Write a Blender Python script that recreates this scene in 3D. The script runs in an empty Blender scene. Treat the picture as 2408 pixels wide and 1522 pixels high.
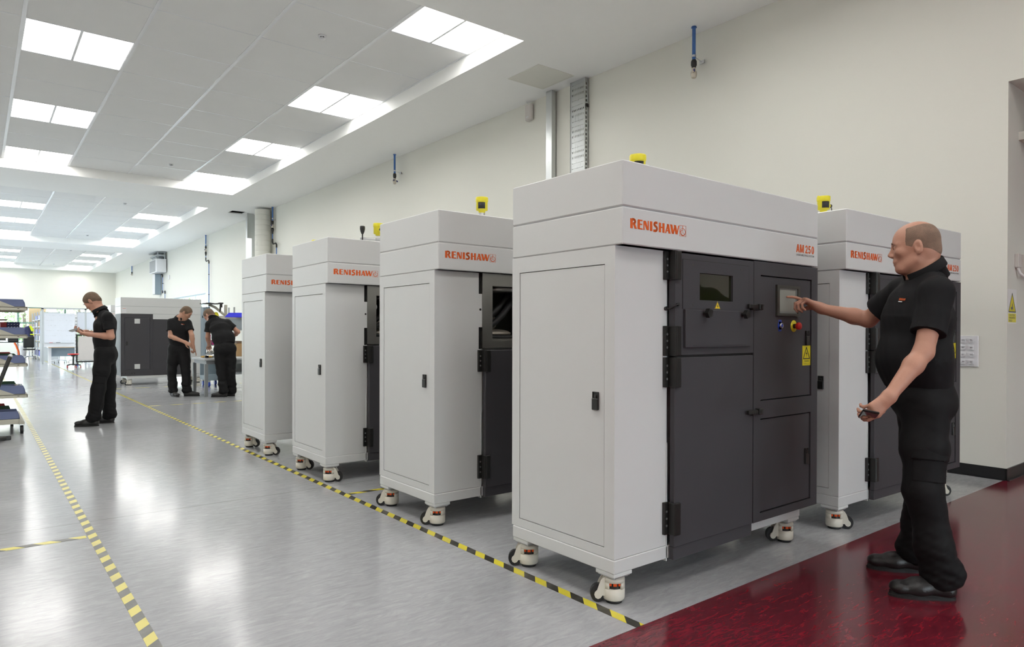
import bpy, bmesh, math, random
import numpy as np
from mathutils import Vector, Matrix, Euler

SC = bpy.context.scene
COL = SC.collection
random.seed(7)
PI = math.pi

# ------------------------------------------------------------------ camera
cam_d = bpy.data.cameras.new('camera')
cam = bpy.data.objects.new('camera', cam_d)
COL.objects.link(cam)
_R = Vector((0.78467919, -0.61989835, 0.00214775))
_F = Vector((0.61989944, 0.78466107, -0.00562867))
_U = Vector((0.00180395, 0.00574809, 0.99998185))
cam.matrix_world = Matrix(((_R.x, _U.x, -_F.x, 0), (_R.y, _U.y, -_F.y, 0), (_R.z, _U.z, -_F.z, 1.25236), (0, 0, 0, 1)))
cam_d.sensor_fit = 'HORIZONTAL'
cam_d.sensor_width = 36.0
cam_d.lens = 1593.88 / 2408 * 36
cam_d.shift_y = 28.178 / 2408
cam_d.clip_start = 0.05
cam_d.clip_end = 300
SC.camera = cam

# ------------------------------------------------------------------ world, light, exposure
LIGHT = 10.5          # luminaire diffusers
SKY = 13.5             # overcast sky outside the windows
w = bpy.data.worlds.new('overcast_sky')
SC.world = w
w.use_nodes = True
nt = w.node_tree
bg = nt.nodes['Background']
tc = nt.nodes.new('ShaderNodeTexCoord')
sep = nt.nodes.new('ShaderNodeSeparateXYZ')
ramp = nt.nodes.new('ShaderNodeValToRGB')
ramp.color_ramp.elements[0].position = 0.0
ramp.color_ramp.elements[0].color = (0.87, 0.93, 1.0, 1)
ramp.color_ramp.elements[1].position = 0.9
ramp.color_ramp.elements[1].color = (0.68, 0.81, 1.0, 1)
nt.links.new(tc.outputs['Generated'], sep.inputs[0])
nt.links.new(sep.outputs['Z'], ramp.inputs[0])
nt.links.new(ramp.outputs[0], bg.inputs['Color'])
bg.inputs['Strength'].default_value = SKY
SC.view_settings.view_transform = 'Standard'
SC.view_settings.look = 'None'
SC.view_settings.exposure = 0.15
SC.view_settings.gamma = 1.0
SC.view_settings.use_curve_mapping = False
SC.cycles.use_light_tree = True
SC.cycles.max_bounces = 8
SC.cycles.diffuse_bounces = 5
SC.cycles.glossy_bounces = 4
SC.cycles.transparent_max_bounces = 8
SC.cycles.caustics_reflective = False
SC.cycles.caustics_refractive = False
SC.cycles.sample_clamp_indirect = 6.0

# ------------------------------------------------------------------ materials
def _new(name):
    m = bpy.data.materials.new(name)
    m.use_nodes = True
    return m, m.node_tree, m.node_tree.nodes['Principled BSDF']

def mat(name, col, rough=0.5, metal=0.0, var=0.04, scale=6.0, bump=0.0, bscale=60.0, coat=0.0, spec=0.5):
    """plain painted / plastic / metal surface with a little procedural variation"""
    m, t, b = _new(name)
    no = t.nodes.new('ShaderNodeTexNoise')
    no.inputs['Scale'].default_value = scale
    no.inputs['Detail'].default_value = 3
    co = t.nodes.new('ShaderNodeTexCoord')
    t.links.new(co.outputs['Object'], no.inputs['Vector'])
    mx = t.nodes.new('ShaderNodeMix')
    mx.data_type = 'RGBA'
    mx.inputs['A'].default_value = (*[c * (1 - var) for c in col], 1)
    mx.inputs['B'].default_value = (*[min(1, c * (1 + var)) for c in col], 1)
    t.links.new(no.outputs['Fac'], mx.inputs['Factor'])
    t.links.new(mx.outputs['Result'], b.inputs['Base Color'])
    b.inputs['Roughness'].default_value = rough
    b.inputs['Metallic'].default_value = metal
    b.inputs['Coat Weight'].default_value = coat
    b.inputs['Specular IOR Level'].default_value = spec
    if bump > 0:
        n2 = t.nodes.new('ShaderNodeTexNoise')
        n2.inputs['Scale'].default_value = bscale
        n2.inputs['Detail'].default_value = 2
        t.links.new(co.outputs['Object'], n2.inputs['Vector'])
        bp = t.nodes.new('ShaderNodeBump')
        bp.inputs['Strength'].default_value = bump
        bp.inputs['Distance'].default_value = 0.01
        t.links.new(n2.outputs['Fac'], bp.inputs['Height'])
        t.links.new(bp.outputs['Normal'], b.inputs['Normal'])
    return m

def emit(name, col, s):
    m, t, b = _new(name)
    e = t.nodes.new('ShaderNodeEmission')
    e.inputs['Color'].default_value = (*col, 1)
    e.inputs['Strength'].default_value = s
    t.links.new(e.outputs[0], t.nodes['Material Output'].inputs['Surface'])
    return m

def brushed(name, col, rough=0.32, axis=2):
    m, t, b = _new(name)
    co = t.nodes.new('ShaderNodeTexCoord')
    mp = t.nodes.new('ShaderNodeMapping')
    s = [90, 90, 90]
    s[axis] = 1.5
    mp.inputs['Scale'].default_value = s
    no = t.nodes.new('ShaderNodeTexNoise')
    no.inputs['Scale'].default_value = 3
    no.inputs['Detail'].default_value = 4
    t.links.new(co.outputs['Object'], mp.inputs[0])
    t.links.new(mp.outputs[0], no.inputs['Vector'])
    mr = t.nodes.new('ShaderNodeMapRange')
    mr.inputs['To Min'].default_value = rough - 0.08
    mr.inputs['To Max'].default_value = rough + 0.1
    t.links.new(no.outputs['Fac'], mr.inputs['Value'])
    t.links.new(mr.outputs[0], b.inputs['Roughness'])
    b.inputs['Base Color'].default_value = (*col, 1)
    b.inputs['Metallic'].default_value = 1.0
    return m

def vinyl(name, c0, c1, c2, rough, scale, seam=None):
    """marbled sheet vinyl: streaks along X, gloss, welded sheet joints"""
    m, t, b = _new(name)
    co = t.nodes.new('ShaderNodeTexCoord')
    mp = t.nodes.new('ShaderNodeMapping')
    mp.inputs['Scale'].default_value = (scale * 0.28, scale, 1)
    mp.inputs['Rotation'].default_value = (0, 0, 0.12)
    t.links.new(co.outputs['Object'], mp.inputs[0])
    n1 = t.nodes.new('ShaderNodeTexNoise')
    n1.inputs['Scale'].default_value = 2.2
    n1.inputs['Detail'].default_value = 8
    n1.inputs['Roughness'].default_value = 0.68
    n1.inputs['Distortion'].default_value = 0.9
    t.links.new(mp.outputs[0], n1.inputs['Vector'])
    r = t.nodes.new('ShaderNodeValToRGB')
    cr = r.color_ramp
    cr.elements[0].position = 0.36
    cr.elements[0].color = (*c0, 1)
    cr.elements[1].position = 0.56
    cr.elements[1].color = (*c1, 1)
    e = cr.elements.new(0.72)
    e.color = (*c2, 1)
    t.links.new(n1.outputs['Fac'], r.inputs[0])
    out = r.outputs[0]
    if seam:
        sp = t.nodes.new('ShaderNodeSeparateXYZ')
        t.links.new(co.outputs['Object'], sp.inputs[0])
        a = t.nodes.new('ShaderNodeMath'); a.operation = 'ADD'; a.inputs[1].default_value = -seam[0]
        t.links.new(sp.outputs['Y'], a.inputs[0])
        d = t.nodes.new('ShaderNodeMath'); d.operation = 'PINGPONG'; d.inputs[1].default_value = seam[1]
        t.links.new(a.outputs[0], d.inputs[0])
        l = t.nodes.new('ShaderNodeMath'); l.operation = 'LESS_THAN'; l.inputs[1].default_value = 0.006
        t.links.new(d.outputs[0], l.inputs[0])
        k = t.nodes.new('ShaderNodeMath'); k.operation = 'MULTIPLY'; k.inputs[1].default_value = 0.45
        t.links.new(l.outputs[0], k.inputs[0])
        mx = t.nodes.new('ShaderNodeMix'); mx.data_type = 'RGBA'
        mx.inputs['B'].default_value = (0.16, 0.15, 0.13, 1)
        t.links.new(k.outputs[0], mx.inputs['Factor'])
        t.links.new(out, mx.inputs['A'])
        out = mx.outputs['Result']
    t.links.new(out, b.inputs['Base Color'])
    n2 = t.nodes.new('ShaderNodeTexNoise')
    n2.inputs['Scale'].default_value = 1.3
    n2.inputs['Detail'].default_value = 5
    t.links.new(co.outputs['Object'], n2.inputs['Vector'])
    mr = t.nodes.new('ShaderNodeMapRange')
    mr.inputs['To Min'].default_value = rough * 0.7
    mr.inputs['To Max'].default_value = rough * 1.4
    t.links.new(n2.outputs['Fac'], mr.inputs['Value'])
    t.links.new(mr.outputs[0], b.inputs['Roughness'])
    # the sheet lies very slightly wavy over the screed
    mp3 = t.nodes.new('ShaderNodeMapping')
    mp3.inputs['Scale'].default_value = (0.35, 1.6, 1)
    t.links.new(co.outputs['Object'], mp3.inputs[0])
    n3 = t.nodes.new('ShaderNodeTexNoise')
    n3.inputs['Scale'].default_value = 1.6
    n3.inputs['Detail'].default_value = 4
    t.links.new(mp3.outputs[0], n3.inputs['Vector'])
    bp = t.nodes.new('ShaderNodeBump')
    bp.inputs['Strength'].default_value = 0.12
    bp.inputs['Distance'].default_value = 0.002
    t.links.new(n3.outputs['Fac'], bp.inputs['Height'])
    t.links.new(bp.outputs['Normal'], b.inputs['Normal'])
    b.inputs['Specular IOR Level'].default_value = 0.33
    return m

def stripes(name, ca, cb, period, phase, slope, along='Y'):
    """two-colour slanted hazard print on adhesive tape"""
    m, t, b = _new(name)
    co = t.nodes.new('ShaderNodeTexCoord')
    sp = t.nodes.new('ShaderNodeSeparateXYZ')
    t.links.new(co.outputs['Object'], sp.inputs[0])
    u, v = ('Y', 'X') if along == 'Y' else ('X', 'Y')
    k = t.nodes.new('ShaderNodeMath'); k.operation = 'MULTIPLY_ADD'
    k.inputs[1].default_value = slope
    t.links.new(sp.outputs[v], k.inputs[0])
    t.links.new(sp.outputs[u], k.inputs[2])
    a = t.nodes.new('ShaderNodeMath'); a.operation = 'SUBTRACT'; a.inputs[1].default_value = phase
    t.links.new(k.outputs[0], a.inputs[0])
    d = t.nodes.new('ShaderNodeMath'); d.operation = 'DIVIDE'; d.inputs[1].default_value = period
    t.links.new(a.outputs[0], d.inputs[0])
    f = t.nodes.new('ShaderNodeMath'); f.operation = 'FRACT'
    t.links.new(d.outputs[0], f.inputs[0])
    g = t.nodes.new('ShaderNodeMath'); g.operation = 'LESS_THAN'; g.inputs[1].default_value = 0.5
    t.links.new(f.outputs[0], g.inputs[0])
    mx = t.nodes.new('ShaderNodeMix'); mx.data_type = 'RGBA'
    mx.inputs['A'].default_value = (*cb, 1)
    mx.inputs['B'].default_value = (*ca, 1)
    t.links.new(g.outputs[0], mx.inputs['Factor'])
    # scuffs
    no = t.nodes.new('ShaderNodeTexNoise'); no.inputs['Scale'].default_value = 9; no.inputs['Detail'].default_value = 6
    t.links.new(co.outputs['Object'], no.inputs['Vector'])
    r = t.nodes.new('ShaderNodeMapRange'); r.inputs['From Min'].default_value = 0.5; r.inputs['From Max'].default_value = 0.8
    r.inputs['To Max'].default_value = 0.35
    t.links.new(no.outputs['Fac'], r.inputs['Value'])
    m2 = t.nodes.new('ShaderNodeMix'); m2.data_type = 'RGBA'
    m2.inputs['B'].default_value = (0.35, 0.34, 0.31, 1)
    t.links.new(r.outputs[0], m2.inputs['Factor'])
    t.links.new(mx.outputs['Result'], m2.inputs['A'])
    t.links.new(m2.outputs['Result'], b.inputs['Base Color'])
    b.inputs['Roughness'].default_value = 0.35
    return m

def pane(name, tint=(0.95, 0.98, 0.97), refl=0.12):
    m, t, b = _new(name)
    tr = t.nodes.new('ShaderNodeBsdfTransparent')
    tr.inputs['Color'].default_value = (*tint, 1)
    gl = t.nodes.new('ShaderNodeBsdfGlossy')
    gl.inputs['Roughness'].default_value = 0.02
    mx = t.nodes.new('ShaderNodeMixShader')
    mx.inputs[0].default_value = refl
    t.links.new(tr.outputs[0], mx.inputs[1])
    t.links.new(gl.outputs[0], mx.inputs[2])
    t.links.new(mx.outputs[0], t.nodes['Material Output'].inputs['Surface'])
    return m

M = {}
M['wall'] = mat('cream_wall_paint', (0.735, 0.728, 0.665), 0.75, var=0.015, scale=0.7, bump=0.05, bscale=220)
M['ceiling'] = mat('white_plaster', (0.90, 0.90, 0.88), 0.8, var=0.01, bump=0.02, bscale=120)
M['tile'] = mat('ceiling_tile_board', (0.76, 0.76, 0.75), 0.85, var=0.02, scale=3, bump=0.08, bscale=300)
M['grid'] = mat('white_grid_metal', (0.80, 0.81, 0.83), 0.25)
M['diffuser'] = emit('opal_diffuser_lit', (1.0, 0.985, 0.95), LIGHT)
M['floor'] = vinyl('grey_marbled_vinyl', (0.345, 0.35, 0.365), (0.40, 0.405, 0.42), (0.455, 0.46, 0.475), 0.15, 15.0, seam=(5.2, 2.0))
M['redfloor'] = vinyl('red_marbled_vinyl', (0.090, 0.010, 0.017), (0.150, 0.012, 0.024), (0.27, 0.018, 0.026), 0.15, 17.0)
M['redfloor'].node_tree.nodes['Principled BSDF'].inputs['Specular IOR Level'].default_value = 0.55
M['skirt'] = mat('black_skirting', (0.012, 0.012, 0.013), 0.35)
M['green'] = mat('green_window_frame', (0.16, 0.27, 0.21), 0.5)
M['bluefr'] = mat('pale_window_frame', (0.55, 0.62, 0.66), 0.5)
M['glass'] = pane('window_glass')
M['white'] = mat('machine_white_paint', (0.645, 0.655, 0.65), 0.42, var=0.01, bump=0.03, bscale=500)
M['dark'] = mat('machine_charcoal_paint', (0.058, 0.056, 0.062), 0.5, var=0.03, bump=0.05, bscale=500, spec=0.28)
M['blackp'] = mat('black_plastic', (0.013, 0.013, 0.012), 0.42)
M['black'] = mat('black_void', (0.006, 0.006, 0.006), 0.7)
M['rubber'] = mat('black_rubber', (0.015, 0.015, 0.016), 0.55)
M['cream'] = mat('cream_caster_casting', (0.66, 0.63, 0.55), 0.35)
M['orange'] = mat('orange_print', (0.72, 0.115, 0.010), 0.45)
M['orangeg'] = mat('orange_thumbwheel', (0.85, 0.10, 0.01), 0.4)
M['greyp'] = mat('grey_print', (0.12, 0.12, 0.12), 0.5)
M['yellow'] = mat('yellow_plastic', (0.80, 0.70, 0.03), 0.38)
M['yellowl'] = mat('yellow_label', (0.72, 0.62, 0.01), 0.45)
M['yellowt'] = mat('laser_label_yellow', (0.85, 0.60, 0.01), 0.45)
M['steel'] = brushed('brushed_steel', (0.42, 0.41, 0.38), 0.38)
M['galv'] = brushed('galvanised_steel', (0.62, 0.64, 0.64), 0.30)
M['chrome'] = mat('polished_chrome', (0.75, 0.75, 0.74), 0.12, 1.0, var=0.01)
M['zinc'] = mat('zinc_plated', (0.62, 0.63, 0.64), 0.35, 1.0)
M['brass'] = mat('brass', (0.75, 0.52, 0.20), 0.3, 1.0)
M['bluepipe'] = mat('blue_air_pipe', (0.055, 0.155, 0.42), 0.35)
M['bluelever'] = mat('dark_blue_lever', (0.02, 0.02, 0.16), 0.4)
M['nickel'] = mat('nickel_valve', (0.55, 0.50, 0.42), 0.35, 0.7)
M['bluebtn'] = mat('blue_button_plate', (0.02, 0.06, 0.45), 0.35)
M['red'] = mat('red_plastic', (0.60, 0.02, 0.015), 0.35)
M['screen'] = mat('touch_screen_grey', (0.30, 0.315, 0.285), 0.18, var=0.02)
M['bezel'] = mat('screen_bezel', (0.045, 0.045, 0.038), 0.35)
M['bezel2'] = mat('screen_inner_bezel', (0.17, 0.18, 0.175), 0.3)
M['tint'] = mat('dark_laser_glass', (0.012, 0.014, 0.004), 0.04, spec=1.0, coat=0.6)
M['amber'] = mat('amber_lamp_lens', (0.95, 0.28, 0.01), 0.2)
M['bin'] = mat('grey_blue_bin', (0.135, 0.165, 0.30), 0.45)
M['bing'] = mat('dark_green_bin', (0.008, 0.06, 0.018), 0.5)
M['binr'] = mat('dark_red_bin', (0.33, 0.010, 0.012), 0.5)
M['biny'] = mat('ochre_bin', (0.45, 0.27, 0.02), 0.5)
M['bincob'] = mat('cobalt_blue_bin', (0.015, 0.02, 0.62), 0.4)
M['beige'] = mat('beige_painted_steel', (0.50, 0.48, 0.40), 0.5)
M['greymet'] = mat('light_grey_metal', (0.42, 0.44, 0.45), 0.45)
M['bench'] = mat('grey_bench_steel', (0.24, 0.255, 0.26), 0.45)
M['bluegrey'] = mat('blue_grey_steel', (0.28, 0.35, 0.40), 0.45)
M['card'] = mat('cardboard', (0.46, 0.29, 0.14), 0.8)
M['wb'] = mat('whiteboard', (0.62, 0.64, 0.69), 0.25)
M['wood'] = mat('beech_edge', (0.52, 0.38, 0.24), 0.6)
M['clearbin'] = mat('smoky_plastic_box', (0.33, 0.38, 0.42), 0.3)
M['magenta'] = mat('magenta_bin', (0.55, 0.03, 0.25), 0.45)
M['blueseat'] = mat('blue_fabric', (0.03, 0.16, 0.50), 0.7)
M['navy'] = mat('navy_fabric', (0.03, 0.035, 0.10), 0.8)
M['hivis'] = mat('hi_vis_yellow', (0.75, 0.85, 0.02), 0.6)
M['paper'] = mat('white_paper', (0.80, 0.80, 0.79), 0.7)
M['note'] = mat('yellow_paper_note', (0.78, 0.72, 0.10), 0.7)
M['socket'] = mat('white_moulded_plastic', (0.72, 0.72, 0.74), 0.35)
M['tan'] = mat('tan_brick_outside', (0.50, 0.33, 0.19), 0.85, bump=0.2, bscale=12)
M['paving'] = mat('outside_paving', (0.42, 0.42, 0.41), 0.9, var=0.1, scale=2)
M['leaf'] = mat('tree_leaves', (0.22, 0.36, 0.13), 0.7, var=0.35, scale=5)
M['bark'] = mat('tree_bark', (0.12, 0.09, 0.06), 0.9)
M['meshm'] = mat('wire_mesh_filter', (0.36, 0.33, 0.28), 0.4, 0.6, var=0.3, scale=160)
M['offwh'] = mat('off_white_moulding', (0.62, 0.58, 0.55), 0.4)

# ------------------------------------------------------------------ mesh builder
class MB:
    def __init__(s):
        s.v, s.f, s.mi, s.sm = [], [], [], []

    def add(s, vs, fs, mi=0, smooth=False):
        o = len(s.v)
        s.v += [tuple(map(float, p)) for p in vs]
        for f in fs:
            s.f.append([i + o for i in f])
            s.mi.append(mi)
            s.sm.append(smooth)
        return s

    def box(s, x0, x1, y0, y1, z0, z1, bev=0.0, mi=0):
        if x0 > x1: x0, x1 = x1, x0
        if y0 > y1: y0, y1 = y1, y0
        if z0 > z1: z0, z1 = z1, z0
        b = min(bev, (x1 - x0) * .45, (y1 - y0) * .45, (z1 - z0) * .45)
        if b <= 0:
            vs = [(x, y, z) for z in (z0, z1) for y in (y0, y1) for x in (x0, x1)]
            fs = [(0, 2, 3, 1), (4, 5, 7, 6), (0, 1, 5, 4), (2, 6, 7, 3), (0, 4, 6, 2), (1, 3, 7, 5)]
            return s.add(vs, fs, mi)
        X, Y, Z = (x0, x1), (y0, y1), (z0, z1)
        vs, idx = [], {}
        for i in (0, 1):
            for j in (0, 1):
                for k in (0, 1):
                    sx, sy, sz = (1, -1)[i], (1, -1)[j], (1, -1)[k]
                    for a, p in (('x', (X[i], Y[j] + sy * b, Z[k] + sz * b)), ('y', (X[i] + sx * b, Y[j], Z[k] + sz * b)), ('z', (X[i] + sx * b, Y[j] + sy * b, Z[k]))):
                        idx[(i, j, k, a)] = len(vs)
                        vs.append(p)
        g = lambda *t: idx[t]
        fs = []
        for i in (0, 1):
            q = [g(i, 0, 0, 'x'), g(i, 1, 0, 'x'), g(i, 1, 1, 'x'), g(i, 0, 1, 'x')]; fs.append(q if i else q[::-1])
            q = [g(0, i, 0, 'y'), g(0, i, 1, 'y'), g(1, i, 1, 'y'), g(1, i, 0, 'y')]; fs.append(q if i else q[::-1])
            q = [g(0, 0, i, 'z'), g(1, 0, i, 'z'), g(1, 1, i, 'z'), g(0, 1, i, 'z')]; fs.append(q if i else q[::-1])
        for i in (0, 1):
            for j in (0, 1):
                q = [g(i, j, 0, 'x'), g(i, j, 0, 'y'), g(i, j, 1, 'y'), g(i, j, 1, 'x')]; fs.append(q if i == j else q[::-1])
                q = [g(i, 0, j, 'x'), g(i, 1, j, 'x'), g(i, 1, j, 'z'), g(i, 0, j, 'z')]; fs.append(q[::-1] if i == j else q)
                q = [g(0, i, j, 'y'), g(1, i, j, 'y'), g(1, i, j, 'z'), g(0, i, j, 'z')]; fs.append(q if i == j else q[::-1])
        for i in (0, 1):
            for j in (0, 1):
                for k in (0, 1):
                    q = [g(i, j, k, 'x'), g(i, j, k, 'y'), g(i, j, k, 'z')]
                    fs.append(q if (i + j + k) % 2 else q[::-1])
        return s.add(vs, fs, mi)

    def cyl(s, p0, p1, r0, r1=None, n=16, mi=0, caps=True, smooth=True):
        r1 = r0 if r1 is None else r1
        p0, p1 = Vector(p0), Vector(p1)
        d = (p1 - p0).normalized()
        a = d.orthogonal().normalized()
        b = d.cross(a)
        vs = []
        for p, r in ((p0, r0), (p1, r1)):
            for i in range(n):
                t = 2 * PI * i / n
                vs.append(p + (a * math.cos(t) + b * math.sin(t)) * r)
        s.add(vs, [(i, (i + 1) % n, n + (i + 1) % n, n + i) for i in range(n)], mi, smooth)
        if caps:
            s.add(vs, [list(range(n))[::-1], list(range(n, 2 * n))], mi)
        return s

    def lathe(s, prof, c=(0, 0, 0), axis=(0, 0, 1), n=20, mi=0, smooth=True):
        d = Vector(axis).normalized()
        a = d.orthogonal().normalized()
        b = d.cross(a)
        c = Vector(c)
        vs = []
        for r, h in prof:
            for i in range(n):
                t = 2 * PI * i / n
                vs.append(c + d * h + (a * math.cos(t) + b * math.sin(t)) * max(r, 1e-4))
        fs = []
        for k in range(len(prof) - 1):
            for i in range(n):
                j = (i + 1) % n
                fs.append((k * n + i, k * n + j, (k + 1) * n + j, (k + 1) * n + i))
        s.add(vs, fs, mi, smooth)
        m = len(prof) - 1
        s.add(vs, [list(range(n))[::-1], list(range(m * n, m * n + n))], mi)
        return s

    def tube(s, pts, r, n=8, mi=0, closed=False):
        pts = [Vector(p) for p in pts]
        m = len(pts)
        rs = r if isinstance(r, (list, tuple)) else [r] * m
        up = None
        vs = []
        for i, p in enumerate(pts):
            d = (pts[(i + 1) % m] - pts[i - 1]) if closed else (pts[min(i + 1, m - 1)] - pts[max(i - 1, 0)])
            d.normalize()
            if up is None:
                up = d.orthogonal().normalized()
            up = (up - d * up.dot(d)).normalized()
            b = d.cross(up)
            for k in range(n):
                t = 2 * PI * k / n
                vs.append(p + (up * math.cos(t) + b * math.sin(t)) * rs[i])
        fs = []
        for i in range(m if closed else m - 1):
            a, c = i * n, ((i + 1) % m) * n
            for k in range(n):
                l = (k + 1) % n
                fs.append((a + k, a + l, c + l, c + k))
        s.add(vs, fs, mi, True)
        if not closed:
            s.add(vs, [list(range(n))[::-1], list(range((m - 1) * n, m * n))], mi)
        return s

    def prism(s, poly, h0, h1, X=(1, 0, 0), Y=(0, 1, 0), o=(0, 0, 0), mi=0):
        """polygon in the plane (o; X, Y) extruded from h0 to h1 along X x Y"""
        X, Y, o = Vector(X), Vector(Y), Vector(o)
        N = X.cross(Y)
        n = len(poly)
        ar = sum(poly[i][0] * poly[(i + 1) % n][1] - poly[(i + 1) % n][0] * poly[i][1] for i in range(n))
        if ar < 0:
            poly = poly[::-1]
        vs = [o + X * a + Y * b + N * h for h in (h0, h1) for a, b in poly]
        fs = [list(range(n))[::-1], list(range(n, 2 * n))] + [(i, (i + 1) % n, n + (i + 1) % n, n + i) for i in range(n)]
        return s.add(vs, fs, mi)

    def plate(s, axis, a0, a1, b0, b1, c0, c1, holes=(), mi=0):
        """slab with rectangular holes; normal to axis ('x': a=y,b=z; 'y': a=x,b=z; 'z': a=x,b=y)"""
        A = sorted({a0, a1} | {v for h in holes for v in h[:2] if a0 < v < a1})
        B = sorted({b0, b1} | {v for h in holes for v in h[2:4] if b0 < v < b1})
        def solid(i, j):
            if i < 0 or j < 0 or i >= len(A) - 1 or j >= len(B) - 1:
                return False
            x, y = (A[i] + A[i + 1]) / 2, (B[j] + B[j + 1]) / 2
            return not any(h[0] < x < h[1] and h[2] < y < h[3] for h in holes)
        def P(a, b, c):
            return {'x': (c, a, b), 'y': (a, c, b), 'z': (a, b, c)}[axis]
        fl = axis == 'y'
        def quad(q):
            s.add(q, [(3, 2, 1, 0) if fl else (0, 1, 2, 3)], mi)
        for i in range(len(A) - 1):
            for j in range(len(B) - 1):
                if not solid(i, j):
                    continue
                p, q, r, t = A[i], A[i + 1], B[j], B[j + 1]
                quad([P(p, r, c1), P(q, r, c1), P(q, t, c1), P(p, t, c1)])
                quad([P(p, t, c0), P(q, t, c0), P(q, r, c0), P(p, r, c0)])
                if not solid(i - 1, j): quad([P(p, t, c0), P(p, r, c0), P(p, r, c1), P(p, t, c1)])
                if not solid(i + 1, j): quad([P(q, r, c0), P(q, t, c0), P(q, t, c1), P(q, r, c1)])
                if not solid(i, j - 1): quad([P(p, r, c0), P(q, r, c0), P(q, r, c1), P(p, r, c1)])
                if not solid(i, j + 1): quad([P(q, t, c0), P(p, t, c0), P(p, t, c1), P(q, t, c1)])
        return s

    def ball(s, c, r, n=12, mi=0, sc=(1, 1, 1)):
        vs, fs = [], []
        m = max(4, n // 2)
        for i in range(m + 1):
            ph = PI * i / m
            for j in range(n):
                t = 2 * PI * j / n
                vs.append((c[0] + r * sc[0] * math.sin(ph) * math.cos(t), c[1] + r * sc[1] * math.sin(ph) * math.sin(t), c[2] + r * sc[2] * math.cos(ph)))
        for i in range(m):
            for j in range(n):
                k = (j + 1) % n
                fs.append((i * n + j, (i + 1) * n + j, (i + 1) * n + k, i * n + k))
        return s.add(vs, fs, mi, True)

    def stroke(s, pts, wd, h0, h1, X, Y, o, mi=0):
        for i in range(len(pts) - 1):
            a, b = Vector((*pts[i], 0)), Vector((*pts[i + 1], 0))
            d = (b - a).normalized()
            n = Vector((-d.y, d.x, 0)) * wd / 2
            s.prism([tuple((a + n)[:2]), tuple((a - n)[:2]), tuple((b - n)[:2]), tuple((b + n)[:2])], h0, h1, X, Y, o, mi)
            if i:
                s.prism([(a.x + wd / 2 * math.cos(t * PI / 4), a.y + wd / 2 * math.sin(t * PI / 4)) for t in range(8)], h0, h1, X, Y, o, mi)
        return s

    def mesh(s, name, mats):
        me = bpy.data.meshes.new(name)
        me.from_pydata(s.v, [], s.f)
        for m in mats:
            me.materials.append(m)
        me.polygons.foreach_set('material_index', s.mi)
        me.polygons.foreach_set('use_smooth', s.sm)
        me.update()
        return me

def link(name, me, parent=None, loc=None, rz=0.0):
    o = bpy.data.objects.new(name, me)
    COL.objects.link(o)
    if parent: o.parent = parent
    if loc is not None: o.location = loc
    if rz: o.rotation_euler.z = rz
    return o

def obj(name, mb, mats, parent=None, loc=None, rz=0.0):
    if not isinstance(mats, (list, tuple)):
        mats = [mats]
    mats = [M[m] if isinstance(m, str) else m for m in mats]
    return link(name, mb.mesh(name, mats), parent, loc, rz)

def tag(o, label, cat, group=None):
    o['label'] = label
    o['category'] = cat
    if group: o['group'] = group
    return o

def thing(name, label, cat, loc=(0, 0, 0), rz=0.0, group=None):
    o = bpy.data.objects.new(name, None)
    o.empty_display_size = 0.1
    COL.objects.link(o)
    o.location = loc
    o.rotation_euler.z = rz
    return tag(o, label, cat, group)

def struct(name, mb, mats):
    o = obj(name, mb, mats)
    o['kind'] = 'structure'
    return o

def dup(root, loc, rz=None, label=None):
    r = root.copy(); COL.objects.link(r)
    r.location = loc
    if rz is not None: r.rotation_euler.z = rz
    if label: r['label'] = label
    for ch in list(root.children):
        c = ch.copy(); COL.objects.link(c); c.parent = r
        for g in list(ch.children):
            d = g.copy(); COL.objects.link(d); d.parent = c
    return r

def text_mesh(body, x0, x1, z0, z1, X, Y, o, mname, bold=0.0, th=0.0008):
    """lettering fitted into a rectangle of the plane (o; X, Y)"""
    cu = bpy.data.curves.new('lettering', 'FONT')
    cu.body = body
    cu.offset = bold
    cu.resolution_u = 3
    ob = bpy.data.objects.new('lettering', cu)
    COL.objects.link(ob)
    dg = bpy.context.evaluated_depsgraph_get()
    me = bpy.data.meshes.new_from_object(ob.evaluated_get(dg))
    bpy.data.objects.remove(ob)
    bpy.data.curves.remove(cu)
    n = len(me.vertices)
    co = np.zeros(n * 3)
    me.vertices.foreach_get('co', co)
    co = co.reshape(-1, 3)
    mn, mx_ = co.min(0), co.max(0)
    a = x0 + (co[:, 0] - mn[0]) / (mx_[0] - mn[0]) * (x1 - x0)
    b = z0 + (co[:, 1] - mn[1]) / (mx_[1] - mn[1]) * (z1 - z0)
    X, Y, o = np.array(X, float), np.array(Y, float), np.array(o, float)
    N = np.cross(X, Y)
    co = o + a[:, None] * X + b[:, None] * Y + N * th
    me.vertices.foreach_set('co', co.ravel())
    me.materials.clear()
    me.materials.append(M[mname])
    me.update()
    return me
# ================================================================== the room
WX, ZC, ZR = 6.844, 4.862, 5.078          # right wall, plaster ceiling, recessed tile ceiling
LX, Y0, Y1 = -4.78, -7.0, 48.75           # left wall, front wall, far wall
RY = 1.918                                # joint between the red and the grey vinyl
FLOOR = struct('floor', MB().box(LX, WX, RY, Y1, -0.08, 0), 'floor')
struct('floor', MB().box(LX, WX, Y0, RY, -0.08, 0).box(WX, 9.6, Y0, 1.905, -0.08, 0), 'redfloor')

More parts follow.
